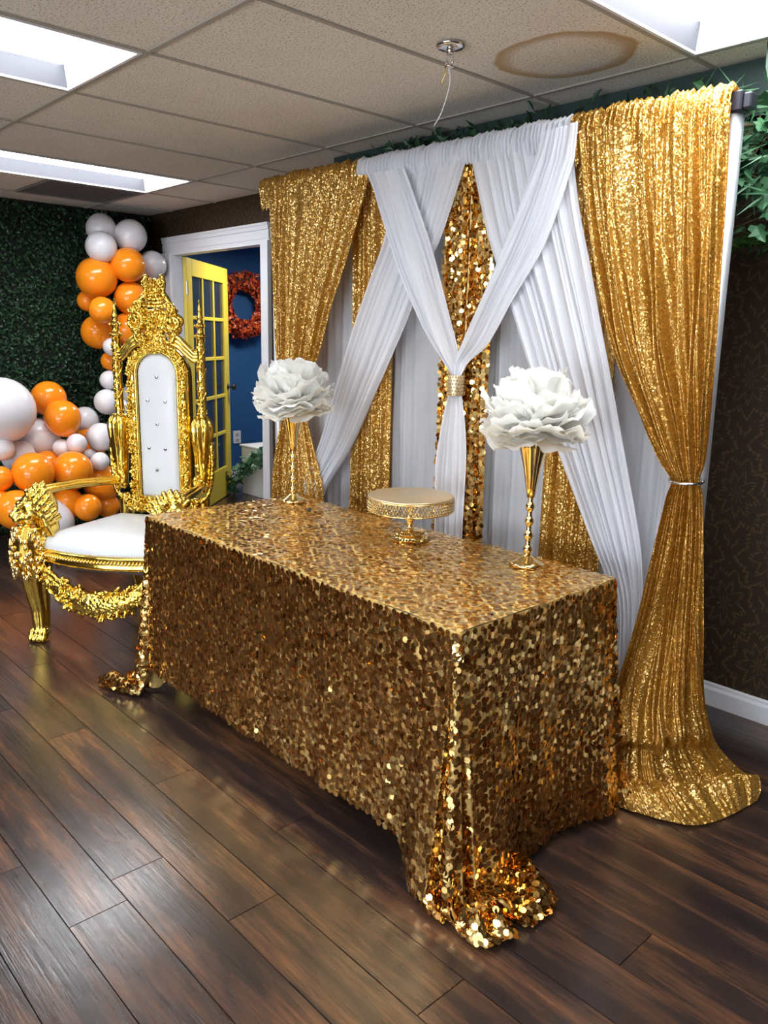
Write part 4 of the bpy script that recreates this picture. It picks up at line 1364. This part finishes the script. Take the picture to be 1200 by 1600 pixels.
lumps(cv, [(-0.19, BYY-0.03, 0.58), (0.19, BYY-0.03, 0.58)], 0.012, 150, (0.01, 0.010, 0.032))
cv.build('frame_carving', GM, bf)
# bottom acanthus that stands on the rail
bt = MB()
for s in (-1, 1):
    scroll(bt, (s*0.155, 0.575), 0.034, 1.3, s, -PI/2, BYY-0.04, 0.012)
    scroll(bt, (s*0.06, 0.570), 0.028, 1.2, -s, -PI/2, BYY-0.04, 0.010)
lumps(bt, [(-0.2, BYY-0.042, 0.56), (0.2, BYY-0.042, 0.56)], 0.012, 90, (0.0, 0.008, 0.024))
bt.build('base_carving', GM, bf)

pan = MB()
pa = arch(0.108, 0.608, 1.246)
cpt = np.array((0, 0.93))
rings = [(1.0, -0.006), (0.985, -0.018), (0.93, -0.028), (0.7, -0.034), (0.4, -0.036), (0.02, -0.036)]
vv, ff = [], []
for k, dy in rings:
    for p in pa: vv.append((p[0]*k, BYY+dy, (p[1]-cpt[1])*k+cpt[1]))
npz = len(pa)
for i in range(len(rings)-1):
    for j in range(npz): ff.append((i*npz+j, i*npz+(j+1) % npz, i*npz+npz+(j+1) % npz, i*npz+npz+j))
ff.append(tuple(range((len(rings)-1)*npz, len(rings)*npz)))
pnl = pan.add(vv, ff).build('back_panel', M['leather'], th)
for bx, bz in ((-0.030, 1.232), (-0.083, 1.114), (0.012, 1.110), (-0.036, 0.995), (-0.087, 0.870), (0.004, 0.868), (-0.047, 0.758)):
    bx = bx+0.034
    MB().ell((bx, BYY-0.037, bz), (0.0095, 0.006, 0.0095), seg=8, rings=5).build('crystal_button', M['crystal'], pnl, False)
tr = MB()
for p in pa[::1]:
    tr.ell((p[0]*0.985, BYY-0.017, (p[1]-cpt[1])*0.99+cpt[1]), 0.0042, seg=6, rings=4)
tr.build('nail_trim', M['gold_matte'], pnl)['kind'] = 'stuff'

# spires
for s in (-1, 1):
    X = s*0.230
    spz = MB().lathe([(0.0, 0.66), (0.026, 0.66), (0.030, 0.68), (0.022, 0.70), (0.020, 1.02), (0.026, 1.035), (0.022, 1.05), (0.022, 1.16), (0.027, 1.175), (0.023, 1.19), (0.022, 1.36), (0.027, 1.37),
                      (0.023, 1.38), (0.020, 1.425), (0.031, 1.432), (0.031, 1.438), (0.018, 1.446), (0.016, 1.475), (0.025, 1.482), (0.025, 1.488), (0.014, 1.496), (0.012, 1.52), (0.018, 1.526), (0.010, 1.534), (0.0115, 1.54), (0.003, 1.610), (0, 1.612)],
                     (X, BYY, 0), 18)
    so_ = spz.build('spire', GS, th)
    sc = MB()
    for z in (1.435, 1.485):
        for k in range(8):
            a = 2*PI*k/8; sc.ell((X+0.027*math.cos(a), BYY+0.027*math.sin(a), z), (0.006, 0.006, 0.007), seg=6, rings=4)
    lumps(sc, [(X, BYY-0.018, 1.06), (X, BYY-0.018, 1.42)], 0.007, 70, (0.013, 0.004, 0.01))
    # spiral fillets on the shaft
    for off in (0, PI):
        sc.tube([(X+0.0215*math.cos(a+off), BYY+0.0215*math.sin(a+off), 1.05+0.32*(a/(3*PI))) for a in np.linspace(0, 3*PI, 40)], 0.005, 6)
    sc.build('spire_carving', GM, so_)
    bu = MB()      # bulbous ribbed volute under the spire
    for k in range(8):
        a = 2*PI*k/8
        prof = [(0.014, 0.655), (0.020, 0.70), (0.024, 0.78), (0.030, 0.86), (0.043, 0.94), (0.046, 0.985), (0.034, 1.02), (0.018, 1.035)]
        bu.tube([(X+r*math.cos(a), BYY-0.01+r*math.sin(a), z) for r, z in cr(prof, np.linspace(0, 7, 24))], [0.010+0.008*math.sin(PI*t) for t in np.linspace(0.1, 1, 24)], 8)
    bu.tube([(X, BYY-0.01, 0.65), (X, BYY-0.01, 1.03)], 0.024, 8)
    bo = blob(bu, 'ribbed_volute', GS, so_, 0.005, 1)
    vs = MB()
    scroll(vs, (X, 0.705), 0.036, 1.4, s, PI/2, BYY-0.045, 0.013)
    vs.tube(cr([(X+s*0.03, BYY-0.01, 0.97), (X+s*0.052, BYY-0.01, 0.86), (X+s*0.048, BYY-0.01, 0.74), (X+s*0.03, BYY-0.02, 0.64), (X-s*0.01, BYY-0.03, 0.60)], np.linspace(0, 4, 20)), 0.012, 8)
    lumps(vs, [(X, BYY-0.035, 0.66), (X, BYY-0.035, 0.80)], 0.011, 46, (0.026, 0.010, 0.01))
    vs.build('volute_scroll', GM, so_)

# shoulders: curved bars from arch to spires, and the crest
for s in (-1, 1):
    cs = MB()
    for q in (0, 0.022, 0.044):
        pts = cr([(s*0.075, BYY-0.02, 1.435-q*0.9), (s*0.12, BYY-0.02, 1.425-q), (s*0.165, BYY-0.015, 1.385-q), (s*0.20, BYY-0.01, 1.350-q*0.8), (s*0.225, BYY-0.005, 1.352-q*0.6)], np.linspace(0, 4, 18))
        cs.tube(pts, 0.0135, 8)
    cs.build('shoulder', GS, th)
cm = MB()
cz = 1.50
cm.ell((0, BYY-0.01, 1.40), (0.062, 0.028, 0.058), seg=14, rings=8)           # cartouche
cm.ell((0, BYY-0.01, cz), (0.085, 0.028, 0.065), seg=14, rings=8)
for s in (-1, 1):
    for k, (dx, dz, r) in enumerate(((0.105, 0.005, 0.048), (0.085, 0.055, 0.036), (0.105, -0.035, 0.036))):
        cm.ell((s*dx, BYY-0.012, cz+dz), (r, 0.022, r*0.8), seg=12, rings=7)
    scroll(cm, (s*0.105, cz), 0.050, 1.4, s, PI/2, BYY-0.03, 0.012)
    scroll(cm, (s*0.075, cz-0.075), 0.036, 1.2, -s, PI/2, BYY-0.032, 0.010)
    scroll(cm, (s*0.080, cz+0.075), 0.030, 1.2, s, -PI/2, BYY-0.03, 0.009)
    cm.tube(cr([(s*0.085, BYY-0.02, cz+0.03), (s*0.075, BYY-0.02, cz+0.10), (s*0.045, BYY-0.015, cz+0.14), (s*0.050, BYY-0.015, cz+0.19), (s*0.042, BYY-0.015, cz+0.222)], np.linspace(0, 4, 16)), [0.016]*8+[0.014]*8, 8)
    cm.ell((s*0.043, BYY-0.015, cz+0.217), (0.016, 0.014, 0.012), seg=10, rings=6)
    scroll(cm, (s*0.042, cz+0.185), 0.022, 1.0, s, 0, BYY-0.03, 0.007)
for z in (cz+0.075, cz+0.092, cz+0.109):
    cm.tube([(x, BYY-0.035+0.12*x*x*6, z+1.2*x*x) for x in np.linspace(-0.055, 0.055, 11)], 0.0085, 7)
cm.ell((0, BYY-0.01, cz+0.15), (0.042, 0.018, 0.06), seg=10, rings=7)
for k in range(8):
    a = 2*PI*k/8
    cm.ell((0.024*math.cos(a), BYY-0.040, cz+0.004+0.024*math.sin(a)), (0.013, 0.009, 0.009), euler(0, -a, 0), 8, 5)
cm.ell((0, BYY-0.046, cz+0.004), 0.013, seg=10, rings=6)
lumps(cm, [(-0.13, BYY-0.032, cz), (0.13, BYY-0.032, cz)], 0.011, 130, (0.0, 0.008, 0.065))
lumps(cm, [(-0.055, BYY-0.032, 1.40), (0.055, BYY-0.032, 1.40)], 0.010, 70, (0.0, 0.008, 0.05))
lumps(cm, [(0, BYY-0.028, cz+0.10), (0, BYY-0.028, cz+0.20)], 0.010, 60, (0.045, 0.006, 0.01))
cm.build('crest', GM, th)

# ------------------------------------------------------------------ balloons
def balloon_mesh(name, mat):
    prof = []
    for t in np.linspace(0, 1, 18):
        a = PI*t
        r = math.sin(a)**0.97; z = math.cos(a)
        if z < 0: r *= 1-0.16*z*z*(1-abs(z)*0.2); z *= 1.10
        prof.append((max(r, 0.001), z))
    prof[-1] = (0.03, -1.10)
    prof += [(0.028, -1.13), (0.075, -1.17), (0.085, -1.20), (0.02, -1.21)]
    mb = MB().lathe(prof, n=28)
    me = mesh_of(name, mb.v, mb.f); me.materials.append(mat)
    return me


BM = {'w': balloon_mesh('balloon', M['white_balloon']), 'o': balloon_mesh('balloon', M['orange_balloon'])}
# px, py, radius px, colour, x of its centre, label
BL = [
 (158, 357, 23, 'w', -4.52, 'white balloon at the very top left of the balloon column'),
 (204, 369, 26, 'w', -4.42, 'large white balloon at the top right of the balloon column'),
 (158, 386, 24, 'w', -4.38, 'white balloon just below the topmost one, left of column'),
 (172, 416, 13, 'w', -4.56, 'small white balloon peeking between the top two orange balloons'),
 (200, 414, 26, 'o', -4.34, 'orange balloon nearest the top of the column, below the white ones'),
 (238, 414, 21, 'w', -4.48, 'white balloon against the door casing behind the throne crest'),
 (151, 434, 31, 'o', -4.44, 'largest orange balloon in the column, at its left edge'),
 (230, 446, 18, 'o', -4.54, 'orange balloon mostly hidden behind the throne crest'),
 (204, 466, 26, 'o', -4.40, 'orange balloon left of the throne crest'),
 (137, 470, 16, 'o', -4.56, 'orange balloon half hidden under the largest column balloon'),
 (160, 485, 21, 'o', -4.30, 'medium orange balloon in the middle of the column'),
 (153, 519, 25, 'o', -4.50, 'wide orange balloon at the left edge of the column middle'),
 (200, 515, 25, 'o', -4.44, 'orange balloon behind the left shoulder of the throne'),
 (175, 542, 14, 'w', -4.36, 'small white balloon beside the left throne spire'),
 (173, 564, 15, 'o', -4.48, 'small orange balloon below the small white one at the spire'),
 (171, 594, 15, 'w', -4.44, 'smaller white balloon low in the column beside the spire'),
 (167, 628, 20, 'w', -4.36, 'bigger white balloon low in the column beside the spire'),
 (186, 640, 17, 'w', -4.40, 'white balloon behind the ribbed base of the left spire'),
 (205, 620, 18, 'w', -4.56, 'white balloon seen between the left spire and the throne back'),
 (2, 641, 51, 'w', -4.20, 'giant white balloon at the left edge of the picture'),
 (76, 623, 27, 'o', -4.36, 'highest orange balloon of the low cluster'),
 (98, 653, 27.5, 'o', -4.22, 'orange balloon with a knot showing, second highest of low cluster'),
 (133, 657, 21, 'w', -4.44, 'white balloon half hidden behind the knotted orange balloon'),
 (62, 684, 31, 'w', -4.40, 'large white balloon right of the giant white balloon'),
 (137, 676, 17, 'o', -4.42, 'small orange balloon tucked behind white ones, right of cluster'),
 (158, 683, 22, 'w', -4.20, 'white balloon at the right of the cluster touching the spire'),
 (120, 693, 16, 'w', -4.12, 'right of two small white balloons above the orange row'),
 (97, 700, 14, 'w', -4.20, 'left of two small white balloons above the orange row'),
 (141, 711, 10, 'w', -4.22, 'tiniest white balloon of the cluster'),
 (156, 721, 15, 'w', -4.08, 'small round white balloon low beside the throne'),
 (143, 705, 20, 'o', -4.40, 'orange balloon behind the tiniest white balloon'),
 (2, 701, 19, 'w', -4.14, 'white balloon under the giant one at the picture edge'),
 (29, 713, 26, 'w', -4.28, 'white balloon above the left end of the orange row'),
 (52, 739, 33, 'o', -4.02, 'left big orange balloon of the middle row'),
 (75, 726, 22, 'o', -4.26, 'orange balloon behind the gap of the middle row'),
 (114, 735, 30, 'o', -4.04, 'right big orange balloon of the middle row'),
 (160, 755, 30, 'o', -4.16, 'orange balloon above the throne armrest next to the back'),
 (0, 748, 20, 'o', -4.06, 'orange balloon at the picture edge left of the middle row'),
 (26, 797, 32, 'o', -3.95, 'big orange balloon at lower left behind the lion head'),
 (-4, 790, 26, 'o', -4.05, 'lowest orange balloon cut by the picture edge'),
 (73, 817, 42, 'w', -4.06, 'large white balloon behind the lion head'),
 (105, 786, 25, 'o', -4.08, 'orange balloon under the armrest right of the lion head'),
 (137, 793, 22, 'o', -3.98, 'orange balloon under the middle of the armrest'),
 (168, 790, 19, 'o', -4.14, 'orange balloon under the armrest beside the back post'),
]
for i, (px, py, rp, colr, xx, lab) in enumerate(BL):
    p = at(px, py, 0, xx)
    dist = (p-CAM) @ _f
    r = rp/FPX*dist
    if p[2] < r*1.25: p[2] = max(p[2], r*1.02)
    o = link('balloon', BM[colr])
    o.location = p
    sc = r*rnd.uniform(0.97, 1.03)
    o.scale = (sc, sc, sc*rnd.uniform(0.97, 1.06))
    # knots point into the garland (towards the wall, down)
    d = Vector((-1.0, rnd.uniform(-0.5, 0.5), rnd.uniform(-0.5, 0.3)))
    if 'knot showing' in lab: d = Vector((0.45, 0.1, -1))
    o.rotation_euler = (-d).to_track_quat('Z', 'Y').to_euler()
    tag(o, lab, 'balloon', 'orange and white balloon garland')

# ------------------------------------------------------------------ leafy things
def leaf_field(name, centers, normals, ln, wd, mat, parent, seed, spread=0.8, kind='stuff', droop=0.0):
    """many small folded leaves (4 triangles each) in one mesh"""
    g = np.random.default_rng(seed)
    n = len(centers)
    N = normals+g.normal(0, spread, (n, 3)); N /= np.linalg.norm(N, axis=1)[:, None]
    D = g.normal(0, 1, (n, 3)); D[:, 2] -= droop
    D -= N*(D*N).sum(1)[:, None]; D /= np.linalg.norm(D, axis=1)[:, None]
    S_ = np.cross(N, D)
    l = ln*g.uniform(0.7, 1.3, (n, 1)); w = wd*g.uniform(0.7, 1.3, (n, 1))
    a = centers; b = centers+D*l
    m = centers+D*l*0.45
    V = np.stack([a, m+S_*w+N*w*0.35, b, m-S_*w+N*w*0.35], 1).reshape(-1, 3)
    k = np.arange(n)[:, None]*4
    F = np.concatenate([k+np.array((0, 1, 2)), k+np.array((0, 2, 3))])
    o = link(name, mesh_of(name, V, F.tolist(), False), mat, parent)
    if kind: o['kind'] = kind
    return o


NH = 26000
hc = np.stack([np.full(NH, LX+0.02)+rng.uniform(0, 0.03, NH), rng.uniform(-0.5, BY-0.03, NH), rng.uniform(0.01, C-0.02, NH)], 1)
hg = thing('hedge_wall', 'dark green artificial boxwood hedge panel covering the left wall', 'hedge', (LX, 0.6, 0))
MB().box((0.002, -1.1, 0.005), (0.018, BY-0.61, C-0.005)).build('backing', M['hedge_back'], hg, False)
hf = leaf_field('leaves', hc-np.array((LX, 0.6, 0)), np.tile((1.0, 0, 0.2), (NH, 1)), 0.026, 0.009, M['hedge'], hg, 3)

# green valance over the back wall with ivy
VX0, VY = at(522, 246, 1, 1.31)[0], 1.31
val = thing('valance_box', 'dark green boxed valance under the ceiling behind the backdrop', 'valance', (0, 0, 0))
VB = C-0.17
MB().box((VX0, VY, VB), (RIGHT_X-0.01, VY+0.02, C-0.003)).build('front_board', M['green_paint'], val, False)
MB().box((VX0, VY+0.02, VB), (VX0+0.02, BY-0.002, C-0.003)).build('end_board', M['green_paint'], val, False)
MB().box((VX0+0.02, VY+0.02, VB), (RIGHT_X-0.01, BY-0.002, VB+0.015)).build('bottom_board', M['green_paint'], val, False)


def ivy_leaf(seed):
    """five-lobed ivy leaf, folded along its midrib"""
    g = np.random.default_rng(seed)
    out = [(0, 0.0), (0.30, -0.10), (0.52, 0.10), (0.34, 0.30), (0.62, 0.52), (0.30, 0.60), (0.22, 0.78), (0, 1.12)]
    v = [(0, 0.02, 0.0), (0, 0.55, -0.03), (0, 1.12, -0.22)]
    for s in (-1, 1):
        for x, y in out[1:-1]: v.append((s*x, y, 0.16*x-0.12*y*y+g.uniform(-0.05, 0.05)))
    f = []
    for b in (3, 9):
        fan = [(0, b, b+1), (0, b+1, b+2), (0, b+2, 1), (1, b+2, b+3), (1, b+3, b+4), (1, b+4, b+5), (1, b+5, 2)]
        f += fan if b == 9 else [tuple(reversed(q)) for q in fan]
    return mesh_of('ivy_leaf', v, f, False)


IVY = [ivy_leaf(s) for s in range(4)]
for m in IVY: m.materials.append(M['ivy'])
iv = thing('ivy_garland', 'artificial ivy and fern garland hanging beside the right pole under the ceiling', 'garland', (0.02, 1.26, 2.06))
ivs = MB()
vine = []
for k in range(14):
    x0 = rnd.uniform(-0.10, 0.5); z0 = rnd.uniform(0.0, 0.12)
    pts = cr([(x0, 0.02, z0), (x0+rnd.uniform(-.1, .1), -0.05, z0-0.08), (x0+rnd.uniform(-.15, .15), -0.03, z0-0.18), (x0+rnd.uniform(-.2, .2), -0.02, z0-0.26)], np.linspace(0, 3, 14))
    ivs.tube(pts, 0.0025, 5); vine += list(pts)
ivs.tube(cr([(-0.2, 0.01, 0.08), (0.05, -0.02, 0.05), (0.3, 0.0, 0.09), (0.7, 0.0, 0.06)], np.linspace(0, 3, 20)), 0.006, 6)
ivs.build('vines', M['stem'], iv)
for k in range(230):
    p = vine[rnd.randrange(len(vine))] if k > 20 else (rnd.uniform(-0.12, 0.5), 0, rnd.uniform(-0.05, 0.1))
    o = link('ivy_leaf', IVY[k % 4], None, iv)
    o.location = (p[0]+rnd.uniform(-.05, .05), p[1]+rnd.uniform(-.05, .02), p[2]+rnd.uniform(-.05, .05))
    s = rnd.uniform(0.035, 0.075); o.scale = (s, s, s)
    o.rotation_euler = (PI/2+rnd.uniform(-0.9, 0.9)+PI*0.8, rnd.uniform(-0.6, 0.6), rnd.uniform(-1.0, 1.0))
# fern blades
NF = 420
fc = np.stack([rng.uniform(-0.2, 0.6, NF), rng.uniform(-0.06, 0.02, NF), rng.uniform(-0.18, 0.15, NF)], 1)
leaf_field('fern_blades', fc, np.tile((0, -1.0, 0.3), (NF, 1)), 0.12, 0.006, M['ivy'], iv, 6, 0.6)
# sprigs along the valance edge, dark against the ceiling
NS = 360
xx = np.concatenate([rng.normal(at(660, 215, 1, 1.28)[0], 0.16, NS//2), rng.uniform(-1.8, -0.1, NS//2)])
sg_ = thing('fern_garland', 'dark green fern garland lying along the valance behind the white drapes', 'garland', (-1.0, 1.27, C-0.1))
MB().tube([(-0.85, 0.01, 0.02), (0.0, 0.0, 0.01), (0.9, 0.01, 0.02)], 0.006, 6).build('stem', M['stem'], sg_)
fc = np.stack([xx+1.0, rng.uniform(-0.05, 0.02, NS), rng.uniform(-0.03, 0.07, NS)], 1)
leaf_field('leaves', fc, np.tile((0, -1.0, 0.4), (NS, 1)), 0.055, 0.010, M['hedge'], sg_, 8, 0.7)
# mossy strip on the wall
mz = at(1165, 372, 1, 1.58)[2]
mz -= 0.02
ms = thing('moss_shelf', 'small mossy green shelf on the brown wall below the ivy', 'shelf', (0.02, 1.62, mz))
MB().bbox((-0.17, -0.05, -0.03), (0.6, 0.046, -0.005), 0.006).build('board', M['dark_wood'], ms, False)
NM = 1500
mc = np.stack([rng.uniform(-0.17, 0.6, NM), rng.uniform(-0.07, 0.04, NM), rng.uniform(-0.02, 0.02, NM)], 1)
leaf_field('moss', mc, np.tile((0, -0.5, 0.8), (NM, 1)), 0.04, 0.004, M['moss'], ms, 9, 0.6)

# ------------------------------------------------------------------ beyond the door
hinge = np.array((DX0+0.02, BY+T+0.03)); free = np.array((-5.13, 2.55))
dvec = free-hinge; DW = float(np.linalg.norm(dvec)); da = math.atan2(dvec[1], dvec[0])
door = tag(thing('door_1', 'yellow French door with fifteen panes standing open into the blue hallway', 'door', (hinge[0], hinge[1], 0.008), da), kind='structure')
DH, DT = 2.005, 0.04
st_w, top_w, bot_w, mun = 0.125, 0.13, 0.27, 0.03
fm = MB()
fm.bbox((0, -DT/2, 0), (st_w, DT/2, DH), 0.003).bbox((DW-st_w, -DT/2, 0), (DW, DT/2, DH), 0.003)
fm.bbox((st_w, -DT/2, 0), (DW-st_w, DT/2, bot_w), 0.003).bbox((st_w, -DT/2, DH-top_w), (DW-st_w, DT/2, DH), 0.003)
fm.build('frame', M['yellow_door'], door, False)
gw, gh = (DW-2*st_w-2*mun)/3, (DH-top_w-bot_w-4*mun)/5
for i in (1, 2):
    x = st_w+i*gw+(i-1)*mun
    MB().bbox((x, -DT*0.4, bot_w), (x+mun, DT*0.4, DH-top_w), 0.004).build('glazing_bar', M['yellow_door'], door, False)
for j in range(1, 5):
    z = bot_w+j*gh+(j-1)*mun
    for i in range(3):
        x = st_w+i*(gw+mun)
        MB().bbox((x, -DT*0.38, z), (x+gw, DT*0.38, z+mun), 0.004).build('glazing_bar', M['yellow_door'], door, False)
for i in range(3):
    for j in range(5):
        x, z = st_w+i*(gw+mun), bot_w+j*(gh+mun)
        MB().box((x, -0.003, z), (x+gw, 0.003, z+gh)).build('pane', M['door_glass'], door, False)
kn = MB()
for s in (-1, 1):
    kn.lathe([(0, 0), (0.028, 0), (0.028, 0.006), (0.011, 0.012), (0.011, 0.035), (0.026, 0.045), (0.030, 0.058), (0.022, 0.070), (0, 0.073)], (DW-0.06, s*DT/2, 0.98), 16, euler(-s*PI/2))
kn.build('door_knob', M['black_metal'], door)
for z in (0.25, 1.0, 1.78):
    MB().box((-0.012, -0.028, z-0.045), (0.006, -0.018, z+0.045)).tube([(-0.004, -0.026, z-0.05), (-0.004, -0.026, z+0.05)], 0.007, 8).build('hinge', M['steel'], door, False)

wc = at(381, 477, 0, HX0+0.115)
wr = thing('wreath', 'red and orange leaf wreath hanging on the blue hallway wall', 'wreath', wc)
WR = 0.235
MB().tube([(0.0, WR*math.cos(a), WR*math.sin(a)) for a in np.linspace(0, 2*PI, 33)], 0.05, 8, cap=False).build('ring', plain('twig', (0.08, 0.02, 0.015), 0.8), wr)
NW = 1700
ta, tp = rng.uniform(0, 2*PI, NW), rng.uniform(0, 2*PI, NW)
rr = WR+0.075*np.cos(tp)
wcn = np.stack([0.065*np.sin(tp), rr*np.cos(ta), rr*np.sin(ta)], 1)
wn = np.stack([np.sin(tp), np.cos(tp)*np.cos(ta), np.cos(tp)*np.sin(ta)], 1)
leaf_field('leaves', wcn, wn, 0.045, 0.014, M['wreath'], wr, 12, 0.5)

oc_ = at(370, 683, 0, HX0)
ol = thing('wall_outlet', 'white electrical outlet on the blue hallway wall below the wreath', 'outlet', (HX0, oc_[1], oc_[2]))
MB().bbox((0.0, -0.045, -0.065), (0.008, 0.045, 0.065), 0.003).build('cover_plate', M['white_paint'], ol, False)
for z in (-0.028, 0.028):
    so2 = MB().bbox((0.008, -0.020, z-0.018), (0.012, 0.020, z+0.018), 0.003).build('socket', plain('socket_grey', (0.55, 0.55, 0.55), 0.4), ol, False)
    MB().box((0.012, -0.009, z-0.007), (0.0125, -0.005, z+0.007)).box((0.012, 0.005, z-0.007), (0.0125, 0.009, z+0.007)).build('slot', M['black_plastic'], so2, False)

bc = at(377, 694, 2, 0.46)
bxo = thing('white_plinth', 'white box plinth in the hallway with leafy garland in front', 'plinth', (bc[0], bc[1], 0))
MB().bbox((0, 0, 0.0), (0.55, 0.45, 0.44), 0.006).build('body', M['white_box'], bxo, False)
MB().bbox((-0.012, -0.012, 0.44), (0.562, 0.462, 0.46), 0.004).build('lid', M['white_box'], bxo, False)
k0 = at(416, 690, 2, 0.46)
cn = thing('cone_decoration', 'white and peach cone standing on the white plinth behind the vase', 'ornament', (bc[0]+0.40, bc[1]+0.18, 0.461))
MB().lathe([(0, 0), (0.16, 0), (0.165, 0.006), (0.155, 0.012), (0.105, 0.17), (0, 0.17)], n=32).build('lower_band', M['white_box'], cn)
MB().lathe([(0, 0.1705), (0.105, 0.1705), (0.055, 0.34), (0, 0.34)], n=32).build('middle_band', M['peach'], cn)
MB().lathe([(0, 0.3405), (0.055, 0.3405), (0.012, 0.48), (0, 0.485)], n=32).build('tip', M['white_box'], cn)

gp = [at(a, b, 1, bc[1]-0.10) for a, b in ((362, 764), (372, 748), (384, 735), (400, 722), (416, 718), (428, 712))]
gp[0][2] = 0.03
ga = thing('leaf_garland', 'green leafy garland draped from the white plinth down to the hallway floor', 'garland', (gp[0][0], gp[0][1], 0))
g0 = np.array((gp[0][0], gp[0][1], 0))
cpts = cr([q-g0 for q in gp], np.linspace(0, 5, 40))
MB().tube(cpts, 0.008, 6).build('stem', M['stem'], ga)
LF = petal_mesh(77, 0.085, 0.024); LF.name = 'leaf'; LF.materials.append(M['garland'])
for k in range(120):
    p = cpts[rnd.randrange(40)]
    o = link('leaf', LF, None, ga)
    o.location = (p[0]+rnd.uniform(-.05, .05), p[1]+rnd.uniform(-.08, .03), max(0.03, p[2]+rnd.uniform(-.05, .06)))
    s = rnd.uniform(0.7, 1.25); o.scale = (s, s, s)
    o.rotation_euler = (rnd.uniform(-1.2, 1.2), rnd.uniform(-1.2, 1.2), rnd.uniform(0, 6.28))
